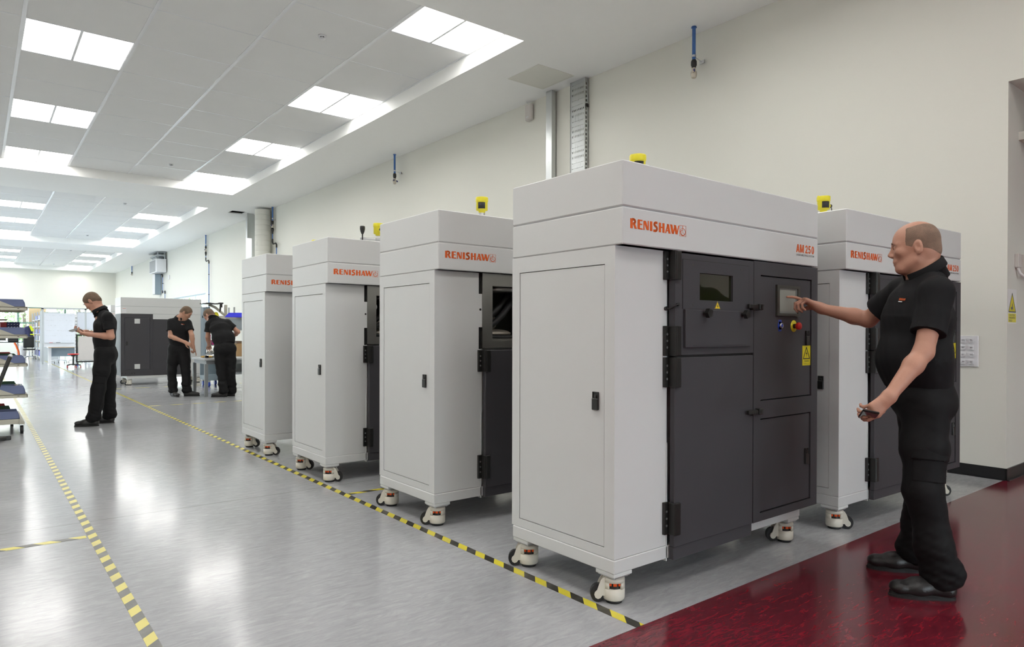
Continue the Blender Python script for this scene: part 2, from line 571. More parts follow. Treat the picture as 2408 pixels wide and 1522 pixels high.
T = 1.2194
RX1 = 5.334
RX0 = RX1 - 7 * T                          # seven tile columns
RECESS = [(4.11 - 8 * T, 4.11), (6.53, 6.53 + 10 * T), (21.15, 21.15 + 10 * T), (36.0, 36.0 + 10 * T)]
holes = [(RX0, RX1, a, b) for a, b in RECESS] + [(6.02, 6.44, 21.14, 21.62)]
cm = MB().plate('z', LX, WX, Y0, Y1, ZC, ZC + 0.03, holes)
for a, b in RECESS:                        # upstands round each recess
    cm.plate('z', RX0 - 0.03, RX1 + 0.03, a - 0.03, b + 0.03, ZC + 0.03, ZR + 0.06, [(RX0, RX1, a, b)])
CEIL = struct('ceiling', cm, 'ceiling')
struct('trim_1', MB().plate('z', 6.02, 6.44, 21.14, 21.62, ZC + 0.028, ZC + 0.4, [(6.03, 6.43, 21.15, 21.61)]).box(6.0, 6.46, 21.12, 21.64, ZC + 0.4, ZC + 0.42), 'black')
struct('ceiling', MB().box(LX - .3, WX + .3, Y0 - .3, Y1 + .3, ZR + 0.5, ZR + 0.6), 'ceiling')

# tiles and lights: lights every third row in columns 1, 4 and 7 from the right
tile_me = MB().box(-T / 2 + .012, T / 2 - .012, -T / 2 + .006, T / 2 - .006, 0, 0.02).mesh('ceiling_tile', [M['tile']])
fr_me = MB().plate('z', -T / 2 + .008, T / 2 - .008, -T / 2 + .004, T / 2 - .004, -0.004, 0.03,
                   [(-T / 2 + .03, -.016, -T / 2 + .022, T / 2 - .022), (.016, T / 2 - .03, -T / 2 + .022, T / 2 - .022)]).mesh('light_frame', [M['grid']])
df_me = MB().box(-T / 4 + .016, T / 4 - .016, -T / 2 + .02, T / 2 - .02, 0.006, 0.02).mesh('diffuser', [M['diffuser']])
BAY = ['recess behind the camera', 'nearest recess', 'second recess from front', 'farthest recess']
ROW = ['first row', 'second row', 'third row', 'last row']
CN = {0: 'right column', 3: 'middle column', 6: 'left column'}
for bi, (a, b) in enumerate(RECESS):
    gm = MB()
    for c in range(8):                     # broad runners down the room
        x = RX1 - c * T
        gm.box(x - .022, x + .022, a, b, ZR - 0.008, ZR + 0.012)
    nr = 8 if bi == 0 else 10
    lit = (1, 4, 7) if bi == 0 else (0, 3, 6, 9)
    for r in range(nr + 1):                # fine cross tees
        y = a + r * T
        gm.box(RX0, RX1, y - .009, y + .009, ZR - 0.003, ZR + 0.008)
    obj('ceiling_grid', gm, 'grid', CEIL)
    for c in range(7):
        for r in range(nr):
            x, y = RX1 - (c + .5) * T, a + (r + .5) * T
            if c % 3 == 0 and r in lit:
                t = thing('ceiling_light', 'twin-panel ceiling light in the %s, %s of the %s' % (ROW[lit.index(r)], CN[c], BAY[bi]), 'ceiling light', (x, y, ZR), 0, 'recessed ceiling lights')
                link('light_frame', fr_me, t)
                link('diffuser', df_me, t, (-T / 4, 0, 0))
                link('diffuser', df_me, t, (T / 4, 0, 0))
            elif bi > 0:
                link('ceiling_tile', tile_me, CEIL, (x, y, ZR))
    if bi == 0:
        struct('trim_2', MB().box(RX0, RX1, a, b, ZR + .031, ZR + .05), 'ceiling')

# walls
WIN_R = (27.5, 33.6, 0.9, 2.72)
wr = MB().plate('x', Y0, Y1, 0, ZR + .5, WX, WX + 0.3, [(Y0 + .5, 1.905, -1, 3.376), WIN_R])
struct('wall_right', wr, 'wall')
struct('wall_left', MB().plate('x', Y0, Y1, 0, ZR + .5, LX - 0.3, LX, [(a, a + 3.4, 0.9, 3.3) for a in (21.5, 26, 30.5, 35, 39.5, 44)]), 'wall')
FARW = (-4.2, 5.6, 0.55, 2.62)
struct('wall_far', MB().plate('y', LX - .3, WX + .3, 0, ZR + .5, Y1, Y1 + 0.3, [FARW]), 'wall')
FRW = (0.0, 5.6, 0.5, 2.2)  # opening added behind the camera to brighten the machine fronts
struct('wall_front', MB().plate('y', LX - .3, 9.9, 0, ZR + .5, Y0 - 0.3, Y0, [FRW]), 'wall')
al = MB().box(WX + .3, 9.9, 1.905, 2.2, 0, 3.7).box(9.6, 9.9, Y0, 1.905, 0, 3.7).box(WX + .3, 9.9, Y0, 2.2, 3.376, 3.7)
al.box(7.12, 9.6, 1.55, 1.905, 2.93, 3.0)
struct('wall_alcove', al, 'wall')
# skirting
struct('baseboard_right', MB().box(WX - .012, WX, 1.9, 27.0, 0, 0.10).box(WX - .03, WX, 1.9, 27, 0, 0.006), 'skirt')
struct('baseboard_alcove', MB().box(WX - .012, 9.6, 1.893, 1.905, 0, 0.10).box(WX - .012, 9.6, 1.875, 1.905, 0, 0.006), 'skirt')

def window(name, axis, c, a0, a1, b0, b1, va, hb, m, d=0.07):
    """frame with posts at va and rails at hb, panes between"""
    o = MB()
    A = [a0] + list(va) + [a1]
    B = [b0] + list(hb) + [b1]
    hs = [(A[i] + .05, A[i + 1] - .05, B[j] + .05, B[j + 1] - .05) for i in range(len(A) - 1) for j in range(len(B) - 1)]
    o.plate(axis, a0, a1, b0, b1, c, c + d, hs)
    root = struct(name, o, m)
    for h in hs:
        g = MB().plate(axis, h[0], h[1], h[2], h[3], c + d / 2, c + d / 2 + .006)
        obj('pane', g, 'glass', root)
    return root

window('window_1', 'y', Y1 + .1, *FARW, [-2.9, -1.6, -.3, 0.95, 1.9, 3.05, 4.2], [2.12 - .42], 'green')
window('window_9', 'y', Y0 - .2, *FRW, [1.9, 3.5], [], 'green')  # added unseen window, lets sky light onto the machine fronts
window('window_2', 'x', WX + .12, *WIN_R, [29.5, 31.5], [2.3], 'bluefr')
for i, a in enumerate((21.5, 26, 30.5, 35, 39.5, 44)):
    window('window_%d' % (i + 3), 'x', LX - .2, a, a + 3.4, 0.9, 3.3, [a + 1.7], [2.6], 'green')

# outside the far window: lawn, trees, a tan pier
struct('ground', MB().box(-40, 40, Y1 + .3, Y1 + 60, -0.3, -0.1).box(-40, LX - .3, Y0, Y1 + 60, -.3, -.1).box(WX + .3, 40, 2.3, Y1 + .3, -.3, -.1).box(-40, 40, Y0 - 40, Y0 - .3, -.3, -.1), 'paving')
tag(obj('brick_pier', MB().box(2.45, 3.3, Y1 + .9, Y1 + 1.6, -0.1, 3.2, .02).box(2.4, 3.35, Y1 + .85, Y1 + 1.65, 3.2, 3.3, .01), 'tan'), 'tan brick pier outside the far window band', 'pier')
rt = random.Random(3)
TREELAB = ['leftmost broad pale tree beyond the far window', 'bushy pale green tree outside behind the green window post', 'tall leafy tree outside beside the tan brick pier', 'leafy tree outside to the right of the brick pier', 'rounded tree outside behind the whiteboards', 'rightmost tree beyond the far window band']
for i, (x, y, h) in enumerate([(-4.5, 58, 6), (-0.9, 55.5, 5.2), (2.6, 58.5, 6), (5.6, 55.5, 5.5), (8.6, 59.5, 6.5), (12.5, 57, 6)]):
    t = thing('tree', TREELAB[i], 'tree', (x, y, -0.1), 0, 'trees outside the far windows')
    obj('trunk', MB().tube([(0, 0, 0), (.05, 0, h * .3), (-.04, .05, h * .6)], [.16, .12, .07], 8), 'bark', t)
    cr = MB()
    for k in range(1500):
        a, zz, rr = rt.uniform(0, 2 * PI), rt.uniform(.0, 1), rt.uniform(.5, 1)
        rad = (1.7 * math.sin(PI * (zz * .85 + .1))) * rr
        p = Vector((rad * math.cos(a), rad * math.sin(a), h * .12 + zz * h * .85))
        u = Vector((rt.uniform(-1, 1), rt.uniform(-1, 1), rt.uniform(-1, 1))).normalized() * rt.uniform(.07, .15)
        v = u.orthogonal().normalized() * u.length * .7
        cr.add([p - u, p + v, p + u, p - v], [(0, 1, 2, 3)])
    cr_o = obj('crown', cr, 'leaf', t)
    cr_o['kind'] = 'stuff'

# floor tapes (each a strip of printed adhesive tape)
YEL, BLK = (0.72, 0.62, 0.05), (0.035, 0.033, 0.025)
def tape(label, x0, x1, y0, y1, m):
    return tag(obj('floor_tape', MB().box(x0, x1, y0, y1, 0.0002, 0.0012), m), label, 'floor tape')
tape('long black and yellow floor tape passing in front of the machine row', 2.189, 2.238, RY, 34, stripes('hazard_tape', YEL, BLK, .1735, 2.2035 - 1.2245 * 2.2365, -1.2245))
tape('worn yellow striped floor tape along the left side of the aisle', 0.528, 0.577, -3, 40, stripes('worn_hazard_tape', (0.68, 0.60, 0.16), (0.14, 0.14, 0.13), .176, 3.045 - 1.06 * .576, -1.06))
tape('short yellow striped tape running off the aisle to the left frame edge', -2.2, 0.520, 4.80, 4.855, stripes('cross_tape_left', (0.68, 0.60, 0.10), (0.09, 0.085, 0.07), .176, 0.4, 0.9, 'X'))
tape('striped tape branching off under the second machine from the camera', 2.245, 4.2, 4.835, 4.885, stripes('cross_tape_right', YEL, BLK, .176, 0.05, 1.1, 'X'))
tape('faint striped tape across the floor in front of the table with the pump', 2.245, 5.5, 12.55, 12.60, stripes('cross_tape_mid', (0.68, 0.60, 0.12), (0.25, 0.24, 0.22), .35, 0.1, 1.0, 'X'))
tape('faint dashed yellow tape in front of the charcoal machine seen from behind', 2.245, 5.2, 16.75, 16.80, stripes('cross_tape_far', (0.68, 0.60, 0.14), (0.3, 0.3, 0.29), .55, 0.2, 0.8, 'X'))
# ================================================================== the laser melting machines
ML, MD = 1.727, 0.793                      # width, depth
ZT, ZS, ZH, ZB1, ZB0 = 2.025, 1.817, 1.6466, 0.214, 0.151
YC = 0.045                                 # set-back of the body below the header
FX, FZ = (1, 0, 0), (0, 0, 1)              # plane of the front face

def logo_mb(h=0.0008):
    """RENISHAW with the boxed probe mark, drawn in strokes; units of 1/1000 of the original drawing"""
    m = MB()
    k = 0.353 / 1620
    def S(pts, wd):
        sx, sz = k, 0.0447 / 335
        m.stroke([(x * sx, y * sz) for x, y in pts], wd * k * .62, 0, h, (1, 0, 0), (0, 0, 1), (0, 0, 0))
    def V(pts, wd):                         # upright or slanted stems keep horizontal terminals
        (xa, ya), (xb, yb) = pts
        q = [(xa - wd / 2, ya), (xa + wd / 2, ya), (xb + wd / 2, yb), (xb - wd / 2, yb)]
        m.prism([(x * k, y * .0447 / 335) for x, y in q], 0, h, (1, 0, 0), (0, 0, 1))
    def H(x0, x1, y, wd):
        m.prism([(a * k, b * .0447 / 335) for a, b in ((x0, y - wd / 2), (x1, y - wd / 2), (x1, y + wd / 2), (x0, y + wd / 2))], 0, h, (1, 0, 0), (0, 0, 1))
    # R
    V([(38, 0), (38, 335)], 76)
    S([(60, 308), (105, 308), (140, 290), (155, 245), (140, 200), (100, 178)], 85)
    V([(172, 0), (105, 185)], 72)
    # E
    V([(262, 22), (262, 313)], 74); H(240, 380, 312, 46); H(280, 368, 178, 42); H(240, 384, 23, 46)
    # N
    V([(428, 0), (428, 300)], 34); V([(545, 12), (450, 320)], 72); V([(566, 20), (566, 335)], 34)
    # I
    V([(658, 0), (658, 335)], 76)
    # S
    S([(862, 308), (800, 312), (765, 285), (758, 240), (785, 200), (835, 160), (850, 110), (838, 55), (800, 24), (730, 26)], 88)
    # H
    V([(946, 0), (946, 335)], 70); V([(1064, 0), (1064, 335)], 70); H(940, 1070, 180, 44)
    # A
    V([(1135, 0), (1212, 322)], 36); V([(1272, 0), (1212, 330)], 74); H(1160, 1255, 92, 40)
    # W
    V([(1386, 8), (1324, 335)], 74); V([(1394, 10), (1452, 280)], 38); V([(1515, 8), (1452, 335)], 74); V([(1524, 10), (1588, 335)], 34)
    # probe mark: square frame, ring, stylus and small ellipse
    X0, X1, Z0, Z1 = 0.353, 0.4015, -0.0045, 0.048
    w_ = 0.0013
    for a in ((X0, X1, Z0, Z0 + w_), (X0, X1, Z1 - w_, Z1), (X0, X0 + w_, Z0, Z1), (X1 - w_, X1, Z0, Z1)):
        m.prism([(a[0], a[2]), (a[1], a[2]), (a[1], a[3]), (a[0], a[3])], 0, h, (1, 0, 0), (0, 0, 1))
    cx, cz = (X0 + X1) / 2, 0.0165
    for (ra, rb, oz, wd) in ((.020, .0175, 0, .0022), (.013, .006, -.009, .0016)):
        m.stroke([(cx + ra * math.cos(t * PI / 12), cz + oz + rb * math.sin(t * PI / 12)) for t in range(25)], wd, 0, h, (1, 0, 0), (0, 0, 1), (0, 0, 0))
    m.stroke([(cx, Z1), (cx, 0.018)], .0024, 0, h, (1, 0, 0), (0, 0, 1), (0, 0, 0))
    m.stroke([(cx - .016, .014), (cx - .012, .022), (cx - .006, .026)], .003, 0, h, (1, 0, 0), (0, 0, 1), (0, 0, 0))
    return m

LOGO = logo_mb().mesh('maker_logo', [M['orange']])
def am_mb(h=0.0010):
    """AM 250 in heavy condensed capitals"""
    m = MB()
    W_, H_ = .202 / 560, .047 / 100
    def poly(q): m.prism([(1.477 + x * W_, 1.7195 + y * H_) for x, y in q], 0, h, FX, FZ)
    def bar(x0, y0, x1, y1, w0): poly([(x0 - w0 / 2, y0), (x0 + w0 / 2, y0), (x1 + w0 / 2, y1), (x1 - w0 / 2, y1)])
    bar(13, 0, 50, 100, 27); bar(87, 0, 52, 100, 27); poly([(25, 22), (75, 22), (75, 38), (25, 38)])
    bar(128, 0, 128, 100, 25); bar(222, 0, 222, 100, 25); bar(172, 4, 136, 100, 24); bar(178, 4, 214, 100, 24)
    def arc(cx, cy, rx, ry, a0, a1, wx, wy, n=12):
        for i in range(n):
            t, u = a0 + (a1 - a0) * i / n, a0 + (a1 - a0) * (i + 1) / n
            poly([(cx + rx * math.cos(t), cy + ry * math.sin(t)), (cx + rx * math.cos(u), cy + ry * math.sin(u)),
                  (cx + (rx - wx) * math.cos(u), cy + (ry - wy) * math.sin(u)), (cx + (rx - wx) * math.cos(t), cy + (ry - wy) * math.sin(t))])
    # 2
    arc(320, 70, 38, 30, PI, -.45, 24, 16); bar(296, 14, 342, 60, 27); poly([(282, 0), (358, 0), (358, 17), (282, 17)])
    # 5
    poly([(392, 83), (450, 83), (450, 100), (392, 100)]); bar(394, 48, 400, 95, 22); arc(414, 33, 40, 33, 2.2, -2.75, 25, 16)
    # 0
    arc(520, 50, 40, 50, 0, 2 * PI, 25, 16, 24)
    return m
AM = am_mb().mesh('model_name', [M['orange']])
LMS = text_mesh('LASER MELTING SYSTEM', 1.477, 1.679, 1.7000, 1.7112, FX, FZ, (0, -0.0002, 0), 'greyp', 0.004)

def caster(parent, x, y, face, swing):
    """levelling caster: cast housing with a window onto the orange thumbwheel, wheel to one side, foot pad"""
    f = Vector((*face, 0)).normalized()
    s = Vector((*swing, 0)).normalized()
    h = MB()
    r = .051
    a0 = math.atan2(f.y, f.x)
    def arc(t0, t1, z0, z1, n=14):
        vs, fs = [], []
        for i in range(n + 1):
            t = t0 + (t1 - t0) * i / n
            c, d = math.cos(t), math.sin(t)
            for rr in (r, r - .009):
                for z in (z0, z1):
                    vs.append((x + rr * c, y + rr * d, z))
        for i in range(n):
            a, b = i * 4, i * 4 + 4
            fs += [(a, b, b + 1, a + 1), (a + 2, a + 3, b + 3, b + 2), (a + 1, b + 1, b + 3, a + 3), (a, a + 2, b + 2, b)]
        fs += [(0, 1, 3, 2), (n * 4, n * 4 + 2, n * 4 + 3, n * 4 + 1)]
        h.add(vs, fs, 0, True)
    h.lathe([(.0, .013), (r - .003, .013), (r, .018), (r, .058), (.012, .058)], (x, y, 0), n=24)
    h.lathe([(.012, .084), (r, .084), (r, .096), (r - .008, .104), (.026, .108), (.0, .108)], (x, y, 0), n=24)
    arc(a0 + .62, a0 + 2 * PI - .62, .058, .084)
    # arm down to the wheel
    o = Vector((x, y, 0))
    side = s.cross(Vector((0, 0, 1)))
    for q in (-1, 1):
        b = o + side * (q * .022 - .003)
        h.prism([(.012, .100), (.040, .105), (.056, .098), (.068, .080), (.080, .050), (.090, .042), (.093, .032), (.088, .021), (.076, .016), (.064, .020), (.056, .030), (.030, .026)], 0, .007, tuple(s), (0, 0, 1), tuple(b))
    c = obj('caster', h, 'cream', parent)
    c.scale.z = 1.16
    wv = MB()
    p = o + s * .074
    wv.cyl(p - side * .013 + Vector((0, 0, .036)), p + side * .013 + Vector((0, 0, .036)), .036, n=20)
    obj('wheel', wv, 'rubber', c)
    obj('foot_pad', MB().lathe([(.0, .0), (.038, .0), (.040, .006), (.034, .014), (.0, .014)], (x, y, 0), n=20), 'rubber', c)
    tw = MB()
    for k in range(10):
        t = a0 + 2 * PI * k / 10
        ct, st = math.cos(t), math.sin(t)
        tw.prism([(.018, -.008), (.043, -.008), (.043, .008), (.018, .008)], .071, .084, (ct, st, 0), (-st, ct, 0), (x, y, 0))
    tw.cyl((x, y, .066), (x, y, .078), .026, n=12)
    obj('thumbwheel', tw, 'orangeg', c)
    obj('spindle', MB().cyl((x, y, .05), (x, y, .12), .012, n=10), 'zinc', c)
    obj('core', MB().cyl((x, y, .057), (x, y, .085), .037, n=18), 'blackp', c)
    obj('mounting_plate', MB().box(x - .052, x + .052, y - .052, y + .052, .108, .113, .001).cyl((x - .04, y - .04, .104), (x - .04, y - .04, .109), .008, n=6).cyl((x + .04, y - .04, .104), (x + .04, y - .04, .109), .008, n=6), 'zinc', c)

def hinge(parent, z0, z1):
    h = MB()
    h.box(.334, .374, YC - .016, YC - .0002, z0, z1, .002)
    h.box(.359, .3695, -.012, YC - .017, z0, z1, .002)
    h.box(.3695, .404, -.014, -.0004, z0, z1, .003)
    o = obj('hinge', h, 'blackp', parent)
    s = MB()
    for t in (.28, .5, .72):
        z = z0 + (z1 - z0) * t
        s.cyl((.349, YC - .0175, z), (.349, YC - .015, z), .006, n=10)
    obj('hinge_screws', s, 'zinc', o)
    obj('hinge_slot', MB().box(.337, .341, YC - .0168, YC - .015, z0 + (z1 - z0) * .2, z0 + (z1 - z0) * .8), 'black', o)

def swing_handle(parent, cx, z0, z1, plane='y', c=0.0):
    """black lift-and-turn cabinet handle: dished top, lever below"""
    w_ = .019
    zm = z0 + (z1 - z0) * .64
    h = MB()
    def B(a0, a1, b0, b1, d0, d1, bev):
        if plane == 'y': h.box(cx + a0, cx + a1, c - d1, c - d0, b0, b1, bev)
        else: h.box(c - d1, c - d0, cx + a0, cx + a1, b0, b1, bev)
    B(-w_, w_, z0, z1, 0, .005, .002)
    B(-w_ - .001, w_ + .001, z0 - .001, zm, .005, .013, .003)
    B(-w_ * .45, w_ * .45, zm, z1 - .014, .005, .010, .002)
    B(-w_, -w_ * .75, zm, z1, .005, .009, .001)
    B(w_ * .75, w_, zm, z1, .005, .009, .001)
    return obj('handle', h, 'blackp', parent)

def latch(parent, zc):
    h = MB()
    h.box(.958, 1.040, -.030, -.012, zc - .010, zc + .012, .003)
    h.box(1.000, 1.088, -.026, -.0004, zc - .018, zc + .008, .003)
    h.box(1.050, 1.086, -.034, -.004, zc - .016, zc + .016, .003)
    h.cyl((1.070, -.036, zc), (1.070, -.03, zc), .010, n=12)
    return obj('door_latch', h, 'blackp', parent)

def level_sensor(parent, x, y, turn=0.0, coupling=False):
    b = MB()
    z = ZT + .095
    b.lathe([(.024, .034), (.027, .052), (.044, .056), (.044, .118), (.046, .120), (.048, .124), (.048, .150), (.046, .154), (.0, .154)], (x, y, z), n=28)
    ct, st = math.cos(turn), math.sin(turn)
    b.cyl((x + .04 * ct, y + .04 * st, z + .09), (x + .066 * ct, y + .066 * st, z + .09), .016, .013, n=14)
    b.cyl((x - .02, y + .03, z + .150), (x - .02, y + .03, z + .162), .007, n=8)
    r = obj('level_sensor', b, 'yellow', parent)
    obj('threaded_base', MB().cyl((x, y, ZT), (x, y, z + .036), .026, n=18), 'zinc', r)
    g = MB().cyl((x + .064 * ct, y + .064 * st, z + .09), (x + .082 * ct, y + .082 * st, z + .09), .013, n=12)
    if coupling:
        t2 = turn + .75
        g.cyl((x + .04 * math.cos(t2), y + .04 * math.sin(t2), z + .092), (x + .072 * math.cos(t2), y + .072 * math.sin(t2), z + .092), .014, n=12)
    g.tube([(x + .082 * ct, y + .082 * st, z + .088), (x + .092 * ct, y + .092 * st, z + .07), (x + .095 * ct, y + .095 * st, z + .03), (x + .09 * ct, y + .09 * st, ZT + .001)], .003, 6)
    obj('cable_gland', g, 'blackp', r)
    if not coupling:
        q = MB()                            # curved display plate on the side facing the room
        a = -2.25
        n = 8
        vs = []
        for i in range(n + 1):
            t = a - .62 + 1.24 * i / n
            for rr in (.0455, .0445):
                for zz in (.064, .112):
                    vs.append((x + rr * math.cos(t), y + rr * math.sin(t), z + zz))
        fs = []
        for i in range(n):
            p, s_ = i * 4, i * 4 + 4
            fs += [(p, s_, s_ + 1, p + 1), (p + 2, p + 3, s_ + 3, s_ + 2), (p + 1, s_ + 1, s_ + 3, p + 3), (p, p + 2, s_ + 2, s_)]
        q.add(vs, fs, 0, True)
        obj('display', q, 'blackp', r)
    return r

def tri_sign(parent, cx, zb, wd, ht, y, name='warning_sign'):
    """laser warning triangle with black rim and sunburst"""
    r = obj(name, MB().prism([(cx - wd / 2, zb), (cx + wd / 2, zb), (cx, zb + ht)], 0, .001, FX, FZ, (0, y, 0)), 'yellowt', parent)
    k = MB()
    P = [(cx - wd / 2 + .002, zb + .0015), (cx + wd / 2 - .002, zb + .0015), (cx, zb + ht - .003), (cx - wd / 2 + .002, zb + .0015)]
    k.stroke(P, .0022, .001, .0016, FX, FZ, (0, y, 0))
    c = (cx, zb + ht * .36)
    k.prism([(c[0] + .0042 * math.cos(t), c[1] + .0042 * math.sin(t)) for t in [i * PI / 6 for i in range(12)]], .001, .0016, FX, FZ, (0, y, 0))
    for i in range(8):
        t = i * PI / 4
        k.stroke([(c[0] + .005 * math.cos(t), c[1] + .005 * math.sin(t)), (c[0] + .0085 * math.cos(t), c[1] + .0085 * math.sin(t))], .0009, .001, .0016, FX, FZ, (0, y, 0))
    k.stroke([(c[0], c[1]), (c[0] + .014, c[1])], .001, .001, .0016, FX, FZ, (0, y, 0))
    obj('sign_print', k, 'greyp', r)

def volt_sign(parent, x0, x1, z0, z1, y):
    r = obj('warning_label', MB().box(x0, x1, y - .001, y, z0, z1), 'yellowl', parent)
    k = MB()
    cx, wd = (x0 + x1) / 2, (x1 - x0)
    zb = z0 + (z1 - z0) * .34
    ht = (z1 - z0) * .58
    P = [(cx - wd * .40, zb), (cx + wd * .40, zb), (cx, zb + ht), (cx - wd * .40, zb)]
    k.stroke(P, .006, .001, .0016, FX, FZ, (0, y, 0))
    k.prism([(cx + .006, zb + ht * .72), (cx - .009, zb + ht * .42), (cx + .002, zb + ht * .42), (cx - .004, zb + ht * .1), (cx + .010, zb + ht * .5), (cx - .001, zb + ht * .5)], .001, .0016, FX, FZ, (0, y, 0))
    obj('sign_print', k, 'blackp', r)
    t1 = text_mesh('WARNING', x0 + wd * .2, x1 - wd * .2, z0 + (z1 - z0) * .19, z0 + (z1 - z0) * .25, FX, FZ, (0, y - .0011, 0), 'blackp', .03)
    link('sign_text', t1, r)
    t2 = text_mesh('High voltage\nAuthorised personnel only', x0 + wd * .14, x1 - wd * .14, z0 + (z1 - z0) * .05, z0 + (z1 - z0) * .14, FX, FZ, (0, y - .0011, 0), 'blackp')
    link('sign_text', t2, r)

def machine(label, loc, rz=0.0, opened=False, coupling=False, swing=(-.785, .62), face=(-.62, -.785), sens=0.6):
    t = thing('laser_melting_machine', label, 'machine', loc, rz, 'white and charcoal laser melting machines')
    # carcass behind the skins
    holes_ = [(.44, 1.0, 1.195, 1.57)] if opened else []
    body = MB()
    if opened:
        body.box(.023, .36, YC + .022, MD - .022, ZB1 + .001, ZH)
        body.box(.36, ML - .007, YC + .461, MD - .022, ZB1 + .001, ZH)
        body.box(.36, 1.04, YC + .04, YC + .45, ZB1 + .001, 1.14)
        body.box(1.044, ML - .007, YC + .031, YC + .461, ZB1 + .001, ZH)
    else:
        body.box(.023, ML - .007, YC + .03, MD - .022, ZB1 + .001, ZH)
    body.box(.006, ML - .006, .006, MD - .006, ZH, ZT - .01)
    obj('carcass', body, 'greymet' if not opened else 'white', t)
    obj('header_top', MB().box(0, ML, 0, MD, ZS + .0025, ZT, .005), 'white', t)
    hd = obj('header_fascia', MB().box(0, ML, 0, MD, ZH, ZS - .0025, .005), 'white', t)
    link('maker_logo', LOGO, hd, (.050, -.0002, 1.7212))
    link('model_name', AM, hd, (0, -.0002, 0))
    link('model_lettering', LMS, hd)
    # left white column: front skin, side frame and side door
    if opened:
        col = MB().plate('y', 0, .372, ZB1 + .002, ZH - .002, YC, YC + .02, [(.345, .3721, 1.5046, ZH), (.345, .3721, 1.1357, 1.282)])
    else:
        col = MB().box(0, .366, YC, YC + .02, ZB1 + .002, ZH - .002)
    obj('front_column', col, 'white', t)
    if opened:
        obj('hinge_recess', MB().box(.344, .372, YC + .021, YC + .024, 1.10, ZH - .003).cyl((.358, YC - .001, 1.40), (.358, YC + .003, 1.40), .008, n=12), 'black', t)
    D = (.108, .731, .2585, 1.5645)
    obj('side_frame', MB().plate('x', YC + .02, MD - .02, ZB1 + .002, ZH - .002, 0, .02, [D]), 'white', t)
    sd = obj('side_door', MB().box(.0025, .021, D[0] + .003, D[1] - .003, D[2] + .003, D[3] - .003, .002), 'white', t)
    swing_handle(sd, .163, .889, .973, 'x', .0025)
    obj('frame_gap', MB().plate('x', D[0] - .001, D[1] + .001, D[2] - .001, D[3] + .001, .021, .0225), 'black', t)
    obj('edge_strip', MB().box(.360, .3665, YC - .004, YC + .03, .140, ZB1 + .5), 'white', t)
    # plinth
    obj('plinth', MB().box(-.003, 1.605, YC - .004, MD - .01, ZB0, ZB1, .004), 'white', t)
    for (x, y) in ((.060, YC + .058), (.060, MD - .072), (1.54, YC + .058), (1.54, MD - .072)):
        obj('caster_block', MB().box(x - .060, x + .060, y - .060, y + .060, .132, ZB0, .003), 'white', t)
        caster(t, x, y, face, swing)
    # right charcoal control cabinet
    UI, LI = (1.109, 1.655, .874, 1.566), (1.110, 1.650, .257, .777)
    zf0, zf1 = .2135, 1.640
    obj('control_cabinet', MB().plate('y', 1.043, ML - .002, zf0, zf1, 0, .03, [UI, LI]).box(1.043, ML - .002, .03, YC + .03, zf0, zf1), 'dark', t)
    for nm, I in (('control_door', UI), ('lower_cabinet_door', LI)):
        d = obj(nm, MB().box(I[0] + .005, I[1] - .005, .006, .028, I[2] + .005, I[3] - .006, .002), 'dark', t)
        if nm == 'control_door':
            s = obj('touch_screen', MB().plate('y', 1.268, 1.514, 1.345, 1.520, -.006, .007, [(1.292, 1.490, 1.360, 1.504)]), 'bezel', d)
            obj('screen_border', MB().plate('y', 1.292, 1.490, 1.360, 1.504, -.001, .006, [(1.302, 1.476, 1.371, 1.495)]), 'bezel2', d)
            obj('screen_glass', MB().box(1.302, 1.476, .001, .006, 1.371, 1.495), 'screen', d)
            obj('start_button_plate', MB().lathe([(0, 0), (.023, 0), (.023, .002), (0, .002)], (1.314, .006, 1.290), (0, -1, 0), 24).box(1.300, 1.328, .004, .006, 1.258, 1.322, .0), 'bluebtn', d)
            obj('start_button', MB().lathe([(0, 0), (.015, 0), (.015, .012), (.013, .014), (.011, .012), (0, .012)], (1.314, .004, 1.290), (0, -1, 0), 20), 'chrome', d)
            obj('start_button_cap', MB().cyl((1.314, -.008, 1.290), (1.314, -.0095, 1.290), .010, n=16), 'bluebtn', d)
            y_ = obj('stop_plate', MB().lathe([(0, 0), (.034, 0), (.034, .002), (0, .002)], (1.463, .006, 1.288), (0, -1, 0), 28), 'yellow', d)
            obj('stop_collar', MB().cyl((1.463, .004, 1.288), (1.463, -.016, 1.288), .014, n=16), 'blackp', d)
            obj('stop_button', MB().lathe([(0, 0), (.018, 0), (.021, .004), (.021, .018), (.018, .022), (0, .023)], (1.463, -.014, 1.288), (0, -1, 0), 24), 'red', d)
            swing_handle(d, 1.609, 1.175, 1.262, 'y', .006)
            volt_sign(d, 1.562, 1.652, 1.056, 1.173, .006)
        else:
            swing_handle(d, 1.606, .470, .566, 'y', .006)
    # lower charcoal door
    ld = MB().box(.370, 1.039, 0, .03, .213, 1.128, .003).box(.372, 1.039, .006, .034, .150, .213, .002)
    ldo = obj('lower_door', ld, 'dark', t)
    if not opened: obj('gap_shade_strip', MB().box(.374, 1.038, .010, .030, 1.1285, 1.1405), 'black', t)  # black strip put between the doors as painted shade
    latch(ldo, .822)
    hinge(t, .985, 1.130)
    hinge(t, .272, .428)
